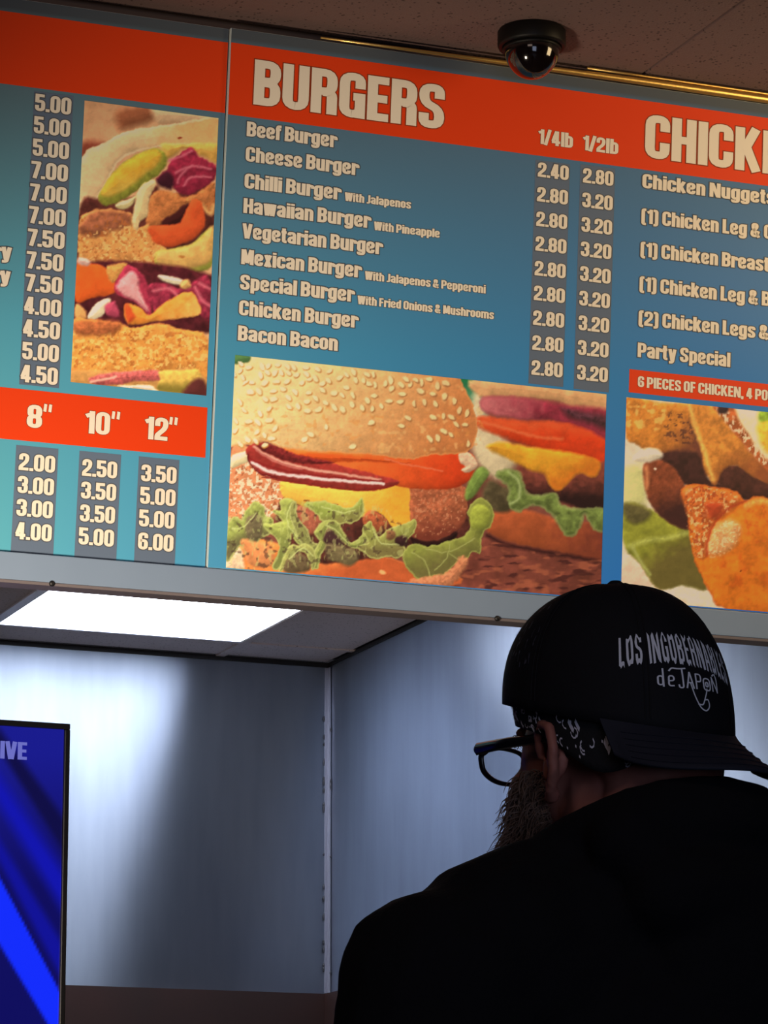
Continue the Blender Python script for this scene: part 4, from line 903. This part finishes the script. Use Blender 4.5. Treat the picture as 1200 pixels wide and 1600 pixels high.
def crown_mesh(name, off, q0, q1, t0, t1, m, parent, nu=72, nv=22, seam=True):
    V, F = [], []
    for j in range(nv + 1):
        q = q0 + (q1 - q0) * j / nv
        for i in range(nu + 1):
            th = t0 + (t1 - t0) * i / nu; p = crown(th, min(q, .999)); n_ = crown_n(th, min(max(q, .01), .98))
            k = (th / (math.pi / 3)) - .5; d = abs(k - round(k)) * math.pi / 3
            dent = -.0012 * math.exp(-(d / .03) ** 2) if seam else 0
            V.append(p + n_ * (off + dent))
    for j in range(nv):
        for i in range(nu): a = j * (nu + 1) + i; F.append((a, a + 1, a + nu + 2, a + nu + 1))
    return mobj(name, V, F, m, parent, True)
cp = crown_mesh('cap', 0.0, 0, 1, -math.pi, math.pi, m_cap, man, 144, 30); cp['label'] = 'black baseball cap worn backwards with white lettering'
md = cp.modifiers.new('thick', 'SOLIDIFY'); md.thickness = .002; md.offset = -1
bm = bmesh.new(); top = crown(0, .999); add_lathe(bm, [(0, .005), (.005, .0045), (.008, .002), (.0085, -.002), (0, -.003)], 20, (CX, CY, top.z)); bobj('cap_button', bm, m_cap, cp, True)
# stitched seams
V, F = [], []
for k in range(6):
    th = (k + .5) * math.pi / 3
    for o_f in (-.022, .022): tube_geo([crown(th + o_f / max(math.cos(q * math.pi / 2), .25), q) + crown_n(th, q) * .0004 for q in [.03 + .9 * i / 16 for i in range(17)]], .00045, V, F, 4)
mobj('seam_stitching', V, F, m_cap, cp)
# peak
V, F = [], []; NU, NV = 40, 12; T0 = math.radians(53)
for side in (0, 1):
    for j in range(NV + 1):
        for i in range(NU + 1):
            th = -T0 + 2 * T0 * i / NU; p = crown(th, .0); L = .082 * max(math.cos(th * math.pi / 2 / T0), 0) ** .55; s = j / NV
            d = Vector((math.sin(th) * .35, -1, 0)).normalized(); q = p + d * (L * s * .84)
            q.z -= L * s * .50 + .026 * ((q.x - CX) / .085) ** 2 * s ** .7 * (1 if L > .001 else 0) - .004
            q.z -= .0028 * side; V.append(q)
n1 = (NU + 1) * (NV + 1)
for j in range(NV):
    for i in range(NU):
        a = j * (NU + 1) + i; F.append((a, a + NU + 1, a + NU + 2, a + 1)); b = a + n1; F.append((b, b + 1, b + NU + 2, b + NU + 1))
for i in range(NU): a = NV * (NU + 1) + i; F.append((a, a + n1, a + n1 + 1, a + 1))
pk = mobj('cap_peak', V, F, m_brim, cp, True)
V, F = [], []
for s in (.25, .42, .59, .76, .92):
    pts = []
    for i in range(3, NU - 2):
        j = int(round(s * NV)); a = j * (NU + 1) + i; pts.append(pk.data.vertices[a].co + Vector((0, 0, .0006)))
    tube_geo(pts, .0005, V, F, 4)
mobj('peak_stitching', V, F, m_brim, pk)
# lettering on the cap front: jagged arched line, then a smaller line with swirls
m_logo = mat('cap_lettering', (240, 244, 255), .7)
def wrap(V, z0, sc, th0, sy, jag=0, arch=0):
    out = []
    for v in V:
        th = th0 + v.x * sc / .108; yy = v.y
        if jag:
            if yy < .22: yy -= jag * abs(math.sin(v.x * 11.0)) * (.22 - yy) * 4
            if yy > .8: yy += jag * .4 * math.sin(v.x * 15)
        z = z0 + yy * sy + arch * (1 - ((v.x - 3.9) / 4.2) ** 2)
        # find q for this height
        lo, hi = 0.0, .9
        for _ in range(14):
            m_ = (lo + hi) / 2
            if crown(th, m_).z < z: lo = m_
            else: hi = m_
        q = (lo + hi) / 2; out.append(crown(th, q) + crown_n(th, max(q, .02)) * .0011)
    return out
def subdiv(V, F, mx=.08):
    NV_, NF = [], []
    for f in F:
        a, b, c, d = [V[i] for i in f]; n = max(1, int(max((a - d).length, (b - c).length) / mx))
        for k in range(n):
            t0, t1 = k / n, (k + 1) / n; q = [a.lerp(d, t0), b.lerp(c, t0), b.lerp(c, t1), a.lerp(d, t1)]; i0 = len(NV_); NV_ += q; NF.append((i0, i0 + 1, i0 + 2, i0 + 3))
    return NV_, NF
V, F, wd = text_geo('LOS INGOBERNABLES', -.028, .085, .34); V, F = subdiv(V, F)
sc = 1.26 * .108 / wd
tx = mobj('cap_lettering', wrap(V, 1.6660, sc, -.76, .0260, .22, .006), F, m_logo, cp)
GL2 = {'d': ((('o', ((.08, .1), (.08, .55), (.32, .55), (.32, .1)))), ('s', ((.34, 0), (.34, .95)))), 'e': (('r', ((.1, .32), (.36, .34), (.34, .58), (.1, .58), (.08, .06), (.36, .08))),),
       'J': (('r', ((-.5, .82), (-.35, 1.0), (.0, .96), (.42, 1.02))), ('r', ((.2, 1.0), (.22, .0), (.0, .0), (-.02, .16)))), 'A': (('s', ((.02, 0), (.22, .85))), ('s', ((.42, 0), (.22, .85))), ('s', ((.1, .3), (.34, .3)))),
       'P': (('s', ((.08, 0), (.08, .8))), ('r', ((.08, .78), (.38, .78), (.38, .4), (.08, .4)))), 'O': (('o', ((.04, .0), (.04, .62), (.48, .62), (.48, .0))), ('o', ((.18, .2), (.18, .42), (.34, .42), (.34, .2)))),
       'N': (('s', ((.08, 0), (.08, .75))), ('s', ((.08, .72), (.42, 0))), ('r', ((.42, -.05), (.46, .7), (.34, .95), (.14, .8))))}
V, F = [], []; x = 0
for ch, adv in (('d', .52), ('e', .62), ('J', .38), ('A', .50), ('P', .50), ('O', .58), ('N', .5)):
    for kind, pts in GL2[ch]:
        q = rounded(pts, .2, kind == 'o') if kind != 's' else [Vector(p) for p in pts]; v0 = len(V)
        ribbon(q, kind == 'o', .045, .035, 0, V, F)
        for k in range(v0, len(V)): V[k] = V[k] + Vector((x, 0))
    x += adv
for pts in (((1.75, .3), (1.95, -.4), (2.25, -.95), (2.6, -1.1), (2.85, -.8), (2.75, -.45), (2.55, -.5)), ((2.1, -.75), (2.4, -.8), (2.7, -.1), (2.75, .1))):
    ribbon(rounded(pts, .3, False), False, .035, .035, 0, V, F)
V, F = subdiv(V, F)
mobj('cap_lettering', wrap(V, 1.6470, .0205, -.44, .0180), F, m_logo, cp)
# tone on tone scribbled pattern on the rear panels
m_tone = mat('cap_tone_print', (74, 76, 96), .6)
V, F = [], []; r_ = random.Random(3)
for k in range(46):
    cx = r_.uniform(-8.5, 8.5); cy = r_.uniform(0, 1); n = r_.randint(3, 4); pts = [(cx + r_.uniform(-.35, .35), cy + r_.uniform(-.09, .09)) for _ in range(n)]
    ribbon(rounded(pts, .2, False), False, .05, .02, 0, V, F)
def wrap2(V):
    o = []
    for v in V: th = -2.0 + v.x * .045; q = .18 + .42 * v.y; o.append(crown(th, q) + crown_n(th, q) * .0009)
    return o
V, F = subdiv(V, F, .12); mobj('tonal_print', wrap2(V), F, m_tone, cp)['kind'] = 'stuff'

# bandana under the cap
m_band = mat('bandana_black', (17, 17, 22), .85, bump=(300, .15)); m_paisley = mat('bandana_print', (225, 222, 236), .8)
def bandp(th, s):          # th from the back (-Y), s 0 top .. 1 bottom
    p = crown(th, 0.0); c = Vector((CX, CY, p.z)); fwd = .5 - .5 * math.cos(th)
    k = .93 - .05 * s; q = c + (p - c) * k
    low = .016 + .026 * math.exp(-((abs(th) - .95) / .42) ** 2) + .006 * fwd
    q.z = p.z + .012 - s * (low + .012); return q
V, F = [], []; NU, NV = 96, 8
for j in range(NV + 1):
    for i in range(NU): V.append(bandp(-math.pi + 2 * math.pi * i / NU, j / NV) + Vector((0, 0, 0)))
for j in range(NV):
    for i in range(NU): a = j * NU + i; b = j * NU + (i + 1) % NU; F.append((a, a + NU, b + NU, b))
bd = mobj('bandana', V, F, m_band, man, True); bd['label'] = 'black bandana with white paisley print'; md = bd.modifiers.new('t', 'SOLIDIFY'); md.thickness = .0015; md.offset = 0
V, F = [], []; r_ = random.Random(12)
for k in range(240):
    cx = r_.uniform(-math.pi, math.pi) * 10; cy = r_.uniform(.30, .93); a0 = r_.uniform(0, 6.28); kind = r_.random()
    if kind < .35: pts = [(cx + .28 * math.cos(a0 + t), cy + .085 * math.sin(a0 + t)) for t in (0, .8, 1.6, 2.4, 3.2)]; wv_ = .055
    elif kind < .6: pts = [(cx - .3 * math.cos(a0), cy - .08 * math.sin(a0)), (cx, cy + .02), (cx + .3 * math.cos(a0), cy + .08 * math.sin(a0))]; wv_ = .10
    elif kind < .8: pts = [(cx - .06, cy), (cx + .06, cy + .01)]; wv_ = .08
    else: pts = [(cx - .2, cy - .07), (cx - .05, cy), (cx + .2, cy + .08)]; wv_ = .15
    ribbon([Vector(p) for p in pts], False, wv_, wv_ * .30, 0, V, F)
V, F = subdiv(V, F, .15)
pv = []
for v in V:
    p = bandp(v.x / 10, v.y); c = Vector((CX, CY, p.z)); pv.append(p + (p - c).normalized() * .0016)
ps = mobj('paisley_print', pv, F, m_paisley, bd); ps['kind'] = 'stuff'

# glasses
m_gl = mat('glasses_frame_black', (14, 14, 26), .3, coat=.4)
gls = empty('glasses', (0, 0, 0)); gls.parent = man; gls['label'] = 'thick black framed glasses'
V, F = [], []
def lens_path(s):
    base = [(.010, .018), (.030, .022), (.058, .021), (.066, .012), (.062, -.008), (.048, -.021), (.028, -.022), (.014, -.012)]
    out = []
    for x, z in rounded(base, .012, True): out.append((s * x * 1.10, .1220 - .16 * x, 1.600 + z * (1 if z > 0 else .55)))
    return out
for s in (-1, 1): tube_geo(lens_path(s), .0028, V, F, 8, True, (1.1, .8))
tube_geo([(-.012, .1205, 1.608), (0, .1220, 1.611), (.012, .1205, 1.608)], .0026, V, F, 8)
for s in (-1, 1): tube_geo([(s * .067, .1115, 1.617), (s * .078, .1095, 1.617)], [.005, .0045], V, F, 8)
mobj('lens_rims', V, F, m_gl, gls, True)
for s in (-1, 1):
    V, F = [], []; tube_geo([(s * .078, .110, 1.617), (s * .0805, .06, 1.616), (s * .0830, .01, 1.613), (s * .086, -.012, 1.610), (s * .084, -.035, 1.592)], [.0045, .004, .0035, .003, .003], V, F, 8, False, (.55, 1.3))
    mobj('temple_arm', V, F, m_gl, gls, True)
m_lens = mat('clear_lens', (255, 255, 255), .02, trans=1.0)
m_lens.node_tree.nodes['Principled BSDF'].inputs['IOR'].default_value = 1.05
for s in (-1, 1):
    lp_ = lens_path(s); c = sum((Vector(p) for p in lp_), Vector()) / len(lp_); n = len(lp_)
    V = [c] + [Vector(p) for p in lp_]; F = [(0, 1 + i, 1 + (i + 1) % n) for i in range(n)]; mobj('lens', V, F, m_lens, gls, True)

# beard and the short hair at the nape: curled strands
m_beard = mat('brown_grey_beard', (128, 104, 92), .7, noise=(90, .3, (78, 60, 52)))
V, F = [], []; r_ = random.Random(5)
def strand(p, d, L, rad, curl):
    pts = []; d = Vector(d).normalized(); a = d.cross(Vector((.3, .5, .8))).normalized(); b = d.cross(a); ph = r_.uniform(0, 6.28); fr = r_.uniform(1.2, 2.6) * math.pi
    for k in range(7):
        t = k / 6; pts.append(Vector(p) + d * (L * t) + (a * (math.cos(ph + fr * t) - math.cos(ph)) + b * (math.sin(ph + fr * t) - math.sin(ph))) * curl + Vector((0, 0, -.010 * t * t)))
    tube_geo(pts, [rad, rad, rad, rad * .9, rad * .8, rad * .6, rad * .3], V, F, 3)
for k in range(5200):
    a = r_.uniform(-1.75, 1.75); zz = r_.uniform(0, 1)        # around the jaw, height 0 low .. 1 sideburn
    if zz > .62 and abs(a) < .9: continue
    rx, ry = .052 + .020 * zz, .058 + .010 * (1 - zz); z = 1.502 + zz * .085
    p = (rx * math.sin(a), .032 + ry * math.cos(a), z); out = Vector((math.sin(a) * .9, math.cos(a) * .9, -.5 - .5 * (1 - zz)))
    L = r_.uniform(.024, .056) * (1.35 - 1.0 * zz) * (1 if abs(a) < 1.3 else .55)
    strand(p, out + Vector((r_.uniform(-.5, .5), r_.uniform(-.5, .5), r_.uniform(-.4, .3))), L, .00065, .0035)
be = mobj('beard', V, F, m_beard, man); be['label'] = 'bushy curly brown beard'; be['kind'] = 'stuff'
V, F = [], []
for s in (-1, 1):
    for k in range(60): strand((s * r_.uniform(.015, .050), .094 - abs(r_.uniform(0, .01)), 1.627 + r_.uniform(-.003, .004)), (s * .8, .35, .1), .008, .0004, .0005)
mobj('eyebrows', V, F, m_beard, man)['kind'] = 'stuff'
m_eye = mat('eye_white', (215, 210, 205), .2); m_iris = mat('iris_dark', (40, 28, 22), .2)
for s in (-1, 1):
    bm = bmesh.new(); ellips(bm, (s * .032, .0845, 1.605), (.0115, .0115, .0085), sub=2); ey = bobj('eye', bm, m_eye, man, True)
    bm = bmesh.new(); ellips(bm, (s * .032, .0930, 1.603), (.0050, .0035, .0050), sub=2); bobj('iris', bm, m_iris, ey, True)
